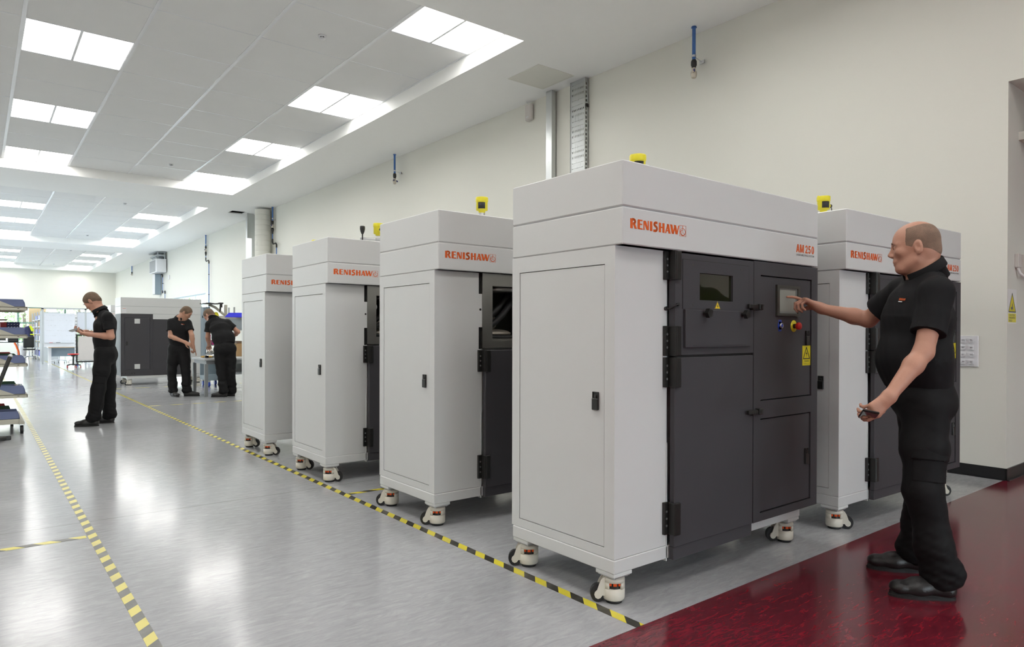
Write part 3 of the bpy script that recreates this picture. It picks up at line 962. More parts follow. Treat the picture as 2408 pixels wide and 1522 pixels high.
    if not opened:
        IP = (.428, .992, 1.3655, 1.606)
        WN = (.561, .843, 1.412, 1.547)
        ud = obj('upper_door', MB().plate('y', .370, 1.039, 1.141, 1.636, 0, .036, [WN]), 'dark', t)
        obj('window_panel', MB().plate('y', *IP, -.002, .001, [WN]), 'dark', ud)
        g_ = .0022
        obj('panel_gap', MB().plate('y', IP[0] - g_, IP[1] + g_, IP[2], IP[3] + g_, -.0012, .0005, [IP]), 'black', ud)
        gl = MB().box(WN[0] - .01, WN[1] + .01, .010, .016, WN[2] - .01, WN[3] + .01)
        obj('viewing_window', gl, 'tint', ud)
        sc_ = MB()
        for (x, z) in ((.506, 1.583), (.920, 1.583), (.506, 1.388)):
            sc_.cyl((x, -.003, z), (x, -.001, z), .005, n=8)
        obj('screw_head', sc_, 'bezel', ud)
        fl = obj('lower_flap', MB().box(.434, .990, -.016, .001, 1.176, 1.3635, .003).box(.494, .950, -.0185, -.015, 1.186, 1.1885), 'dark', ud)
        for x in (.578, .908):
            k = MB().cyl((x, -.015, 1.346), (x, -.034, 1.346), .009, n=10)
            n_ = 10
            k.prism([(x + (.024 if i % 2 else .019) * math.cos(i * PI / 5), 1.346 + (.024 if i % 2 else .019) * math.sin(i * PI / 5)) for i in range(n_)], .034, .054, FX, FZ, (0, 0, 0))
            obj('clamp_knob', k, 'blackp', ud)
        tri_sign(ud, .709, 1.3705, .050, .040, -.002)
        latch(ud, 1.390)
        hinge(t, 1.137, 1.282)
        hinge(t, 1.504, 1.643)
        c = MB().cyl((.352, YC, 1.366), (.352, YC - .012, 1.366), .009, .011, n=12).cyl((.385, -.0, 1.384), (.385, -.012, 1.384), .008, n=12)
        c.tube([(.352, YC - .010, 1.366), (.362, YC - .02, 1.363), (.370, .004, 1.375), (.376, -.012, 1.386), (.385, -.010, 1.384)], .0035, 6)
        obj('safety_tether', c, 'blackp', t)
    else:
        fr = obj('chamber_frame', MB().plate('y', .372, 1.043, 1.142, ZH - .002, YC - .004, YC + .02, [(.457, .965, 1.19, 1.561)]), 'steel', t)
        cb = MB()
        cb.box(.440, .457, YC + .02, YC + .45, 1.16, 1.60).box(.965, .98, YC + .02, YC + .45, 1.16, 1.60)
        cb.box(.44, .98, YC + .02, YC + .45, 1.561, 1.58).box(.44, .98, YC + .02, YC + .45, 1.16, 1.19)
        cb.box(.44, .98, YC + .44, YC + .46, 1.16, 1.6)
        obj('chamber_lining', cb, 'bezel', fr)
        obj('lens_ring', MB().lathe([(.12, 0), (.13, -.02), (.10, -.03), (0, -.03)], (.62, YC + .16, 1.560), n=28), 'steel', fr)
        obj('nozzle_bracket', MB().box(.459, .468, YC + .05, YC + .09, 1.34, 1.52).cyl((.468, YC + .07, 1.465), (.492, YC + .07, 1.465), .024, .021, n=16), 'socket', fr)
        hs = MB()
        for k, (dz, dy) in enumerate(((0, 0), (.05, .05))):
            hs.tube([(.45, YC + .12 + dy, 1.26 + dz), (.50, YC + .10 + dy, 1.285 + dz), (.56, YC + .09 + dy, 1.325 + dz), (.63, YC + .10 + dy, 1.38 + dz), (.72, YC + .14 + dy, 1.45 + dz), (.82, YC + .2 + dy, 1.52 + dz)], .022, 10)
        obj('black_hose', hs, 'rubber', fr)
        n_ = 28
        rg = MB().tube([(.60 + .155 * math.cos(2 * PI * i / n_), YC + .20 + .15 * math.sin(2 * PI * i / n_), 1.232 + .02 * math.sin(2 * PI * i / n_)) for i in range(n_)], .017, 8, closed=True)
        obj('hoop', rg, 'rubber', fr)
        obj('wrapped_filter', MB().ball((.60, YC + .20, 1.238), .14, 18, sc=(1, .96, .25)).ball((.66, YC + .3, 1.32), .06, 12, sc=(1, .5, 1)), 'meshm', fr)
        obj('powder_tray', MB().plate('y', .457, .965, 1.19, 1.205, YC + .02, YC + .43), 'steel', fr)
    # right-hand flank: amber lamp and rear panel
    am = MB()
    am.lathe([(0.034, 0), (.034, .006), (.030, .022), (.020, .034), (0, .039)], (ML - .003, .075, 1.462), (1, 0, 0), 18)
    obj('amber_lamp', am, 'amber', t)
    obj('flank_panel', MB().box(ML - .006, ML - .001, YC + .04, MD - .01, zf0, ZH - .003).box(ML - .001, ML + .002, YC + .12, MD - .09, .30, 1.56, .001), 'dark', t)
    # rear: charcoal cabinet with vented door, lower panel, white upper panel and column
    DR = (1.124, 1.654, .35, 1.56)
    obj('rear_cabinet', MB().plate('y', 1.065, ML - .001, zf0, ZH - .003, MD - .02, MD + .002, [DR]), 'dark', t)
    rd = obj('rear_door', MB().box(DR[0] + .006, DR[1] - .006, MD - .02, MD - .001, DR[2] + .006, DR[3] - .006, .002), 'dark', t)
    for z0 in (.36 + .01, 1.42):
        v = MB().box(1.335, 1.449, MD - .002, MD + .010, z0, z0 + .112, .003)
        for k in range(6):
            v.box(1.345, 1.439, MD + .009, MD + .013, z0 + .014 + k * .016, z0 + .020 + k * .016)
        obj('vent', v, 'white', rd)
    obj('handle', MB().box(1.585, 1.622, MD - .002, MD + .012, .92, 1.01, .003), 'blackp', rd)
    ho = MB()
    for x, r in ((1.70, .009), (1.63, .009), (1.545, .006), (1.50, .012), (1.45, .012)):
        ho.cyl((x, MD + .001, .275), (x, MD + .004, .275), r, n=10)
    obj('cable_entry', ho, 'black', t)
    obj('rear_lower_panel', MB().box(.455, 1.062, MD - .02, MD - .004, zf0, 1.525), 'dark', t)
    obj('rear_upper_panel', MB().box(.455, 1.062, MD - .02, MD - .002, 1.528, ZH - .001), 'white', t)
    obj('rear_column', MB().box(0, .452, MD - .02, MD - .001, ZB1 + .002, ZH - .002), 'white', t)
    for x in (1.352, .175):
        v = MB().plate('y', x, x + .087, 1.85, 1.95, MD, MD + .003, [])
        for k in range(5):
            v.box(x + .008, x + .079, MD + .003, MD + .006, 1.862 + k * .017, 1.868 + k * .017)
        obj('header_grille', v, 'white', t)
    obj('rating_plate', MB().box(1.612, 1.705, MD, MD + .001, 1.66, 1.776).box(1.622, 1.69, MD + .001, MD + .0015, 1.762, 1.768, mi=1), ['socket', 'orange'], t)
    if sens is not None: level_sensor(t, .74, .56, sens, coupling)
    if coupling:
        obj('hose_coupling', MB().cyl((.735, .56, ZT + .10), (.60, .63, ZT + .10), .012, n=10).cyl((.64, .61, ZT + .10), (.59, .635, ZT + .10), .017, n=8).lathe([(.0, 0), (.028, 0), (.030, .03), (.024, .045), (0, .045)], (.74, .56, ZT + .085), n=12), 'zinc', t)
    return t

M1P, M2P, M3P, M4P, M0P = (2.2642, 2.0712, 0), (2.2853, 3.6432, 0), (2.2495, 5.2736, 0), (2.2565, 6.7892, 0), (4.2466, 2.0199, 0)
machine('nearest white and charcoal laser machine, its touch screen under the pointing hand', M1P, sens=-.3)
machine('white laser machine close to the right wall, partly behind the balding man', M0P, -0.0328, sens=-.15, swing=(.5, -.6), face=(-.75, -.65))
machine('second machine down the row with its chamber door off and steel frame bare', M2P, opened=True, sens=.9)
mc = machine('third machine down the row, black float stick and steel coupling on top', M3P, opened=True, coupling=True, swing=(.785, -.62), face=(-.62, -.785), sens=-1.75)
machine('fourth machine, farthest of the white row beside the aisle tape', M4P, swing=(.785, -.62), face=(-.62, -.785), sens=.6)
obj('float_stick', MB().cyl((.578, .56, ZT), (.578, .56, ZT + .14), .006, n=8).lathe([(.009, .135), (.018, .155), (.024, .18), (.024, .205), (.021, .21), (0, .21)], (.578, .56, ZT), n=14), 'blackp', mc)

machine('laser machine standing back to front behind the table, charcoal rear door with two pale vents', (4.312, 18.49, 0), PI, swing=(.9, .3), face=(.2, -.9), sens=None)
machine('farthest laser machine, only its pale top showing behind the reading man', (4.87, 24.1, 0), PI, sens=None)
# ================================================================== people
M['skin'] = mat('skin_fair', (0.50, 0.255, 0.175), 0.5, var=0.10, scale=14, bump=0.08, bscale=180)
M['skin2'] = mat('skin_tanned', (0.44, 0.23, 0.15), 0.5, var=0.10, scale=14, bump=0.08, bscale=180)
M['hair'] = mat('cropped_grey_brown_hair', (0.20, 0.125, 0.08), 0.75, var=0.40, scale=55, bump=0.35, bscale=300)
M['hairb'] = mat('cropped_brown_hair', (0.13, 0.085, 0.05), 0.75, var=0.4, scale=90, bump=0.5, bscale=240)
M['hairg'] = mat('cropped_greying_hair', (0.15, 0.12, 0.095), 0.75, var=0.4, scale=90, bump=0.5, bscale=240)
def stubble(name, a, b, scale=620):
    m = mat(name, a, 0.75, var=0.2, scale=40, bump=0.3, bscale=300)
    t = m.node_tree
    bs = t.nodes['Principled BSDF']
    src = bs.inputs['Base Color'].links[0].from_socket
    co = t.nodes.new('ShaderNodeTexCoord')
    no = t.nodes.new('ShaderNodeTexNoise'); no.inputs['Scale'].default_value = scale; no.inputs['Detail'].default_value = 2
    t.links.new(co.outputs['Object'], no.inputs['Vector'])
    n2 = t.nodes.new('ShaderNodeTexNoise'); n2.inputs['Scale'].default_value = 18
    t.links.new(co.outputs['Object'], n2.inputs['Vector'])
    ad = t.nodes.new('ShaderNodeMath'); ad.operation = 'MULTIPLY_ADD'; ad.inputs[1].default_value = .6
    t.links.new(n2.outputs['Fac'], ad.inputs[0]); t.links.new(no.outputs['Fac'], ad.inputs[2])
    r = t.nodes.new('ShaderNodeMapRange'); r.inputs['From Min'].default_value = .70; r.inputs['From Max'].default_value = 1.0
    t.links.new(ad.outputs[0], r.inputs['Value'])
    mx = t.nodes.new('ShaderNodeMix'); mx.data_type = 'RGBA'
    mx.inputs['B'].default_value = (*b, 1)
    t.links.new(src, mx.inputs['A']); t.links.new(r.outputs[0], mx.inputs['Factor'])
    t.links.new(mx.outputs['Result'], bs.inputs['Base Color'])
    return m
M['hair'] = stubble('cropped_grey_brown_hair', (0.17, 0.11, 0.075), (0.30, 0.185, 0.13))
M['hairb'] = stubble('cropped_brown_hair', (0.115, 0.075, 0.045), (0.19, 0.12, 0.08))
M['shirt'] = mat('black_pique_cotton', (0.0075, 0.0075, 0.0085), 0.8, var=0.25, scale=40, bump=0.12, bscale=700, spec=0.25)
M['trouser'] = mat('black_work_twill', (0.0060, 0.0060, 0.0066), 0.75, var=0.25, scale=30, bump=0.10, bscale=700, spec=0.25)
M['shoe'] = mat('black_leather', (0.014, 0.013, 0.013), 0.42, bump=0.12, bscale=120)
M['sole'] = mat('black_rubber_sole', (0.011, 0.011, 0.011), 0.6)
M['belt'] = mat('black_belt', (0.010, 0.010, 0.010), 0.5)
M['eye'] = mat('eye_white', (0.6, 0.57, 0.53), 0.2, var=0.0)
M['iris'] = mat('dark_iris', (0.03, 0.025, 0.02), 0.15)
M['lip'] = mat('lip', (0.42, 0.17, 0.13), 0.5)

V3 = lambda *a: np.array(a, np.float32)

def nrm(v):
    v = np.asarray(v, float)
    return v / max(1e-9, np.linalg.norm(v))

class Body:
    """smoothly blended implicit surface sampled on a grid, skinned by surface nets"""
    def __init__(s):
        s.p = []

    def cone(s, a, b, ra, rb=None, k=.03, flat=None, sub=False, cap=False):
        """tapered capsule; flat=(direction, factor): stretched by 1/factor along direction"""
        s.p.append(('c', np.asarray(a, float), np.asarray(b, float), ra, ra if rb is None else rb, k, flat, cap, sub))
        return s

    def ell(s, c, axes, r, k=.02, sub=False):
        s.p.append(('e', np.asarray(c, float), np.asarray(axes, float), np.asarray(r, float), None, k, None, False, sub))
        return s

    def cut(s, c, n):
        s.p.append(('x', np.asarray(c, float), nrm(n), 0, 0, 0, None, False, False))
        return s

    def solve(s, res, disp=None):
        lo, hi = np.full(3, 1e9), np.full(3, -1e9)
        for t in s.p:
            if t[-1] or t[0] == 'x':
                continue
            if t[0] == 'c':
                r = max(t[3], t[4]) * (1 / t[6][1] if t[6] else 1)
                q = (t[1], t[2])
            else:
                r = max(t[3]); q = (t[1],)
            for c in q:
                lo = np.minimum(lo, c - r); hi = np.maximum(hi, c + r)
        lo -= 3 * res; hi += 3 * res
        n = np.ceil((hi - lo) / res).astype(int) + 1
        f = np.full(n, 1.0, np.float32)
        ax = [(lo[i] + np.arange(n[i]) * res).astype(np.float32) for i in range(3)]
        for t in s.p:
            kind, k = t[0], t[5]
            if kind == 'x':
                d = (ax[0] - t[1][0])[:, None, None] * t[2][0] + (ax[1] - t[1][1])[None, :, None] * t[2][1] + (ax[2] - t[1][2])[None, None, :] * t[2][2]
                np.maximum(f, d, out=f)
                continue
            if kind == 'c':
                r = max(t[3], t[4]) * (1 / t[6][1] if t[6] else 1)
                l, h = np.minimum(t[1], t[2]) - r - k - .02, np.maximum(t[1], t[2]) + r + k + .02
            else:
                r = max(t[3])
                l, h = t[1] - r - k - .02, t[1] + r + k + .02
            i0 = np.clip(np.floor((l - lo) / res).astype(int), 0, n)
            i1 = np.clip(np.ceil((h - lo) / res).astype(int) + 1, 0, n)
            if (i1 <= i0).any():
                continue
            sl = tuple(slice(a, b) for a, b in zip(i0, i1))
            X = ax[0][sl[0]][:, None, None]; Y = ax[1][sl[1]][None, :, None]; Z = ax[2][sl[2]][None, None, :]
            if kind == 'c':
                a, b = t[1], t[2]
                px, py, pz = X - a[0], Y - a[1], Z - a[2]
                ab = b - a
                if t[6]:
                    u, q = nrm(t[6][0]), t[6][1]
                    du = (px * u[0] + py * u[1] + pz * u[2]) * (1 - q)
                    px = px - du * u[0]; py = py - du * u[1]; pz = pz - du * u[2]
                    ab = ab - u * np.dot(ab, u) * (1 - q)
                L = float(ab @ ab) + 1e-9
                h_ = np.clip((px * ab[0] + py * ab[1] + pz * ab[2]) / L, 0, 1)
                d = np.sqrt((px - h_ * ab[0]) ** 2 + (py - h_ * ab[1]) ** 2 + (pz - h_ * ab[2]) ** 2) - (t[3] + (t[4] - t[3]) * h_)
                if t[7]:
                    cd = nrm(b - a)
                    d = np.maximum(d, (X - b[0]) * cd[0] + (Y - b[1]) * cd[1] + (Z - b[2]) * cd[2])
            else:
                A, R_ = t[2], t[3]
                px, py, pz = X - t[1][0], Y - t[1][1], Z - t[1][2]
                k0 = 0; k1 = 0
                for i in range(3):
                    c = px * A[i][0] + py * A[i][1] + pz * A[i][2]
                    k0 = k0 + (c / R_[i]) ** 2
                    k1 = k1 + (c / R_[i] ** 2) ** 2
                k0 = np.sqrt(k0); k1 = np.sqrt(k1) + 1e-6
                d = k0 * (k0 - 1) / k1
            d = d.astype(np.float32)
            g = f[sl]
            if t[-1]:
                d = -d
                hh = np.maximum(k - np.abs(g - d), 0) / max(k, 1e-6)
                f[sl] = np.maximum(g, d) + hh * hh * k * .25
            else:
                hh = np.maximum(k - np.abs(g - d), 0) / max(k, 1e-6)
                f[sl] = np.minimum(g, d) - hh * hh * k * .25
        return f, lo, res

    def build(s, name, material, res, parent=None, disp=None, origin=(0, 0, 0)):
        f, lo, res = s.solve(res)
        ins = f < 0
        c = ins[:-1, :-1, :-1].astype(np.int8)
        tot = np.zeros_like(c)
        for i in (0, 1):
            for j in (0, 1):
                for k in (0, 1):
                    tot += ins[i:f.shape[0] - 1 + i, j:f.shape[1] - 1 + j, k:f.shape[2] - 1 + k]
        act = (tot > 0) & (tot < 8)
        ids = np.argwhere(act)
        num = np.full(act.shape, -1, np.int32)
        num[act] = np.arange(len(ids))
        cv = np.stack([f[ids[:, 0] + i, ids[:, 1] + j, ids[:, 2] + k] for i in (0, 1) for j in (0, 1) for k in (0, 1)], 1)
        cor = np.array([(i, j, k) for i in (0, 1) for j in (0, 1) for k in (0, 1)], float)
        acc = np.zeros((len(ids), 3)); cnt = np.zeros(len(ids))
        for a in range(8):
            for b in range(a + 1, 8):
                if abs(cor[a] - cor[b]).sum() != 1:
                    continue
                fa, fb = cv[:, a], cv[:, b]
                m = (fa < 0) != (fb < 0)
                t = np.where(m, fa / np.where(m, fa - fb, 1), 0)
                acc += np.where(m[:, None], cor[a] + (cor[b] - cor[a]) * t[:, None], 0)
                cnt += m
        v = lo + (ids + acc / cnt[:, None]) * res
        quads = []
        for axn in range(3):
            d = [0, 0, 0]; d[axn] = 1
            A = ins[:f.shape[0] - d[0], :f.shape[1] - d[1], :f.shape[2] - d[2]]
            B = ins[d[0]:, d[1]:, d[2]:]
            e = np.argwhere(A != B)
            sgn = A[e[:, 0], e[:, 1], e[:, 2]]
            u, w_ = (axn + 1) % 3, (axn + 2) % 3
            ok = (e[:, u] > 0) & (e[:, w_] > 0)
            e, sgn = e[ok], sgn[ok]
            def cell(du, dw):
                q = e.copy(); q[:, u] -= du; q[:, w_] -= dw
                q = np.minimum(q, np.array(act.shape) - 1)
                return num[q[:, 0], q[:, 1], q[:, 2]]
            q = np.stack([cell(0, 0), cell(1, 0), cell(1, 1), cell(0, 1)], 1)
            q[~sgn] = q[~sgn][:, ::-1]
            quads.append(q)
        q = np.concatenate(quads)
        q = q[(q >= 0).all(1)]
        # one relaxation pass for smooth shading
        e = np.concatenate([q[:, [0, 1]], q[:, [1, 2]], q[:, [2, 3]], q[:, [3, 0]]])
        for it, lam in ((0, .5), (1, -.5), (2, .5), (3, -.45)):
            sm = np.zeros_like(v); ct = np.zeros(len(v))
            np.add.at(sm, e[:, 0], v[e[:, 1]]); np.add.at(ct, e[:, 0], 1)
            v = v + (sm / np.maximum(ct, 1)[:, None] - v) * lam
        if disp is not None:
            fn = np.cross(v[q[:, 2]] - v[q[:, 0]], v[q[:, 3]] - v[q[:, 1]])
            nv = np.zeros_like(v)
            for i in range(4):
                np.add.at(nv, q[:, i], fn)
            nv /= np.maximum(np.linalg.norm(nv, axis=1), 1e-9)[:, None]
            v = v + nv * disp(v)[:, None]
        v = v - np.asarray(origin, float)
        me = bpy.data.meshes.new(name)
        me.vertices.add(len(v)); me.vertices.foreach_set('co', v.astype(np.float32).ravel())
        me.loops.add(len(q) * 4); me.loops.foreach_set('vertex_index', q.astype(np.int32).ravel())
        me.polygons.add(len(q)); me.polygons.foreach_set('loop_start', np.arange(0, len(q) * 4, 4, dtype=np.int32))
        me.polygons.foreach_set('use_smooth', np.ones(len(q), bool))
        me.update(calc_edges=True)
        me.validate()
        me.materials.append(M[material])
        return link(name, me, parent)

def head(B, c, fwd, up, face=True):
    """skull, jaw, nose, lips, ears in a head frame; returns the frame"""
    f = nrm(fwd); u = nrm(np.asarray(up, float) - f * np.dot(up, f)); l = np.cross(u, f)
    P = lambda a, b, h: np.asarray(c, float) + f * a + l * b + u * h
    A = np.array([f, l, u])
    B.ell(P(-.012, 0, .032), A, (.098, .077, .092), .02)
    B.ell(P(-.045, 0, -.022), A, (.066, .0625, .060), .02)
    B.ell(P(.028, 0, -.040), A, (.068, .060, .080), .03)
    B.ell(P(.020, 0, .030), A, (.074, .068, .075), .02)
    B.cone(P(.070, .012, -.104), P(.070, -.012, -.104), .020, k=.025)
    for sd in (-1, 1):
        B.cone(P(.000, sd * .050, -.070), P(.055, sd * .026, -.100), .020, .018, k=.025)
        B.ell(P(.062, sd * .043, -.022), A, (.026, .024, .022), .02)
        B.cone(P(.083, sd * .010, .016), P(.066, sd * .050, .016), .012, .010, k=.014)
        B.ell(P(.090, sd * .033, -.002), A, (.012, .017, .011), .012, sub=True)
        B.cone(P(.078, sd * .033, -.003), P(.0785, sd * .033, -.003), .0135, k=.006)
        # ear: shell with a hollow
        e = P(-.012, sd * .079, -.008)
        fe = nrm(f * .9 + l * sd * -.35 + u * -.15); ue = nrm(u + f * -.22); le = np.cross(ue, fe)
        ue = np.cross(fe, le)
        Ae = np.array([fe, le, ue])
        B.ell(e, Ae, (.020, .011, .033), .006)
        B.ell(e + fe * .004 + l * sd * .012 + u * .003, Ae, (.011, .009, .020), .003, sub=True)
        B.cone(e + fe * .013 - ue * .004 + l * sd * .004, e + fe * .012 - ue * .010 + l * sd * .005, .005, k=.004)
        B.cone(e - ue * .026 + l * sd * .002, e - ue * .033 + fe * .004, .008, .007, k=.006)
    B.cone(P(.087, 0, .010), P(.109, 0, -.030), .009, .0105, k=.014)
    for sd in (-1, 1):
        B.ell(P(.100, sd * .0115, -.0365), A, (.011, .0075, .008), .007)
    B.cone(P(.084, .016, -.064), P(.084, -.016, -.064), .011, k=.012)
    B.cone(P(.091, .014, -.069), P(.091, -.014, -.069), .0055, k=.008)
    B.cone(P(.088, .012, -.080), P(.088, -.012, -.080), .0065, k=.008)
    B.cone(P(.099, .022, -.0745), P(.099, -.022, -.0745), .003, k=.004, sub=True)
    return P, A

def head_parts(t, P, A, hairm, bald, res, eyes=True):
    """hair cap, eyes, brows as children"""
    c0 = P(0, 0, 0)
    f, l, u = A
    H = Body()
    hh = .0015 if bald else .004
    H.ell(P(-.012, 0, .032), A, (.098 + hh, .077 + hh, .092 + hh), .0)
    H.ell(P(-.045, 0, -.022), A, (.066 + hh, .0625 + hh, .060 + hh), .02)
    H.ell(P(.020, 0, .030), A, (.074 + hh, .068 + hh, .075 + hh), .02)
    # keep the area behind the hairline and above the nape
    H.cut(P(.040 if bald else .074, 0, .05), f * .97 + u * .10 if bald else f * .90 + u * -.42)
    H.cut(P(-.03, 0, -.080), -u + f * .30)
    H.cut(P(.028, 0, -.012), f * .62 - u * .78)
    if bald:
        H.ell(P(.03, 0, .135), A, (.095, .060, .064), .012, sub=True)
        H.ell(P(-.035, 0, .145), A, (.062, .055, .046), .012, sub=True)
    H.build('hair', hairm, res, t)
    if eyes:
        for sd in (-1, 1):
            e = MB()
            q = P(.0785, sd * .033, -.003)
            e.ball(tuple(q), .0125, 14)
            eo = obj('eye', e, 'eye', t)
            qq = q + f * .0085 + l * sd * .001
            obj('iris', MB().ball(tuple(qq), .0058, 10), 'iris', eo)
            lid = Body().cone(q + f * .004 + u * .007 - l * .012, q + f * .004 + u * .007 + l * .012, .0058, k=.004)
            b = MB().tube([tuple(P(.097 - abs(x) * 6 * abs(x), sd * .033 + x, .021 + .004 * (1 - (x / .02) ** 2))) for x in (-.02, -.01, 0, .01, .02)], [.0028, .004, .0042, .0036, .0022], 6)
            obj('eyebrow', b, hairm, t)
            obj('eyelid', MB().tube([tuple(P(.089 - abs(x) * abs(x) * 18, sd * .033 + x, .0035 + .003 * (1 - (x / .016) ** 2))) for x in (-.016, -.008, 0, .008, .016)], [.0012, .0022, .0026, .0022, .0012], 6), 'skin', t)

def hand(B, w, d, n, side, curls, thumb=(.5, .4), sc=1.0, r0=.0088, spread=.15):
    """palm and five fingers: w wrist, d towards the knuckles, n out of the palm; curls per finger in degrees (3 joints)"""
    d = nrm(d); n = nrm(np.asarray(n, float) - d * np.dot(n, d)); s = np.cross(d, n) * side   # s points to the thumb side
    w = np.asarray(w, float)
    L = (.088 * sc, .093 * sc, .088 * sc, .080 * sc)
    B.cone(w + s * .012, w + d * .080 * sc + s * .026, .018, .0125, k=.02)
    B.cone(w, w + d * .086 * sc + s * .006, .019, .0125, k=.02)
    B.cone(w - s * .010, w + d * .080 * sc - s * .020, .017, .012, k=.02)
    FL = ((.044, .026, .021), (.048, .030, .022), (.045, .028, .022), (.034, .021, .019))
    for i in range(4):
        o = (.030, .009, -.011, -.029)[i] * sc
        p = w + d * L[i] + s * o
        a0 = (1.0, .3, -.4, -1.1)[i] * spread
        dd = nrm(d + s * a0)
        B.cone(p - dd * .05 * sc - s * o * .3, p, .0115, .0105, k=.012)
        ang = 0
        for j in range(3):
            ang += math.radians(curls[i][j])
            v = dd * math.cos(ang) + n * math.sin(ang)
            q = p + v * FL[i][j] * sc
            r = (r0, r0 * .93, r0 * .85)[j] * (.9 if i == 3 else 1)
            B.cone(p, q, r, r * .94, k=.004)
            p = q
        tip = p
        if i == 0: t0 = p
    # thumb leaves the side of the palm near its base
    p = w + d * .022 * sc + s * .022
    tv = nrm(d * .75 + s * .75 + n * thumb[0])
    q = p + tv * .045 * sc
    B.cone(w + d * .012 + s * .006, q, .017, .012, k=.016)
    tv2 = nrm(d * .95 + s * (.45 - thumb[1]) + n * thumb[0])
    r = q + tv2 * .032 * sc
    B.cone(q, r, .0108, .010, k=.006)
    tv3 = nrm(d * 1.0 + s * (.2 - thumb[1]) + n * thumb[0])
    B.cone(r, r + tv3 * .027 * sc, .0098, .0082, k=.004)
    return t0

def folds(seed, amp, fr=(1, 1, 1), base=14.0):
    rg = np.random.RandomState(seed)
    ks = [(rg.randn(3) * np.array(fr) * base * (1.6 ** i), rg.rand() * 6.28, .62 ** i) for i in range(4) for _ in range(2)]
    def fn(v):
        wv = np.sin(v @ (rg.randn(3) * 0 + np.array([7., 5., 4.])) * 1.3) * .6
        o = np.zeros(len(v))
        for k, ph, a in ks:
            o += a * np.sin(v @ k + ph + wv)
        o = o / 2.2
        return amp * (np.abs(o) ** .8 * np.sign(o))
    return fn

def shoe(t, heel, toe, res, Ls=.29, nm='shoe'):
    heel, toe = np.asarray(heel, float), np.asarray(toe, float)
    d = nrm((toe - heel) * np.array([1, 1, 0])); s = np.cross((0, 0, 1), d)
    z = np.array([0, 0, 1.0])
    hl = np.array([heel[0], heel[1], 0])
    P = lambda a, b, h: hl + d * a * Ls / .29 + s * b + z * h
    U = Body()
    U.cone(P(.035, 0, .050), P(.045, 0, .085), .034, .036, k=.03)
    U.cone(P(.04, 0, .045), P(.16, 0, .048), .035, .036, k=.03, flat=(s, .85))
    U.cone(P(.06, 0, .085), P(.17, 0, .058), .033, .030, k=.03)
    U.cone(P(.16, .004, .044), P(.235, .006, .043), .036, .030, k=.03, flat=(s, .78))
    U.ell(P(.245, .005, .044), np.array([d, s, z]), (.040, .041, .028), .02)
    U.cut(P(0, 0, .018), -z)
    o = U.build(nm, 'shoe', res, t)
    pts = []
    for i in range(28):
        a = 2 * PI * i / 28
        ca, sa = math.cos(a), math.sin(a)
        x = .143 + .146 * ca
        wd = (.038 + .009 * max(0, ca)) * (1 if abs(ca) < .8 else 1)
        if -.7 < ca < .1: wd *= .92
        pts.append((x * Ls / .29, sa * wd * (1 - .15 * ca ** 8) + (.005 if ca > 0 else 0)))
    sm = MB().prism(pts, 0, .012, tuple(d), tuple(s), tuple(hl))
    sm.prism([(a * .97 + .004, b * .93) for a, b in pts], .012, .026, tuple(d), tuple(s), tuple(hl))
    for i in range(28):                     # tread notches
        a, b = pts[i]; c, e = pts[(i + 1) % 28]
    obj('sole', sm, 'sole', o)
    return o

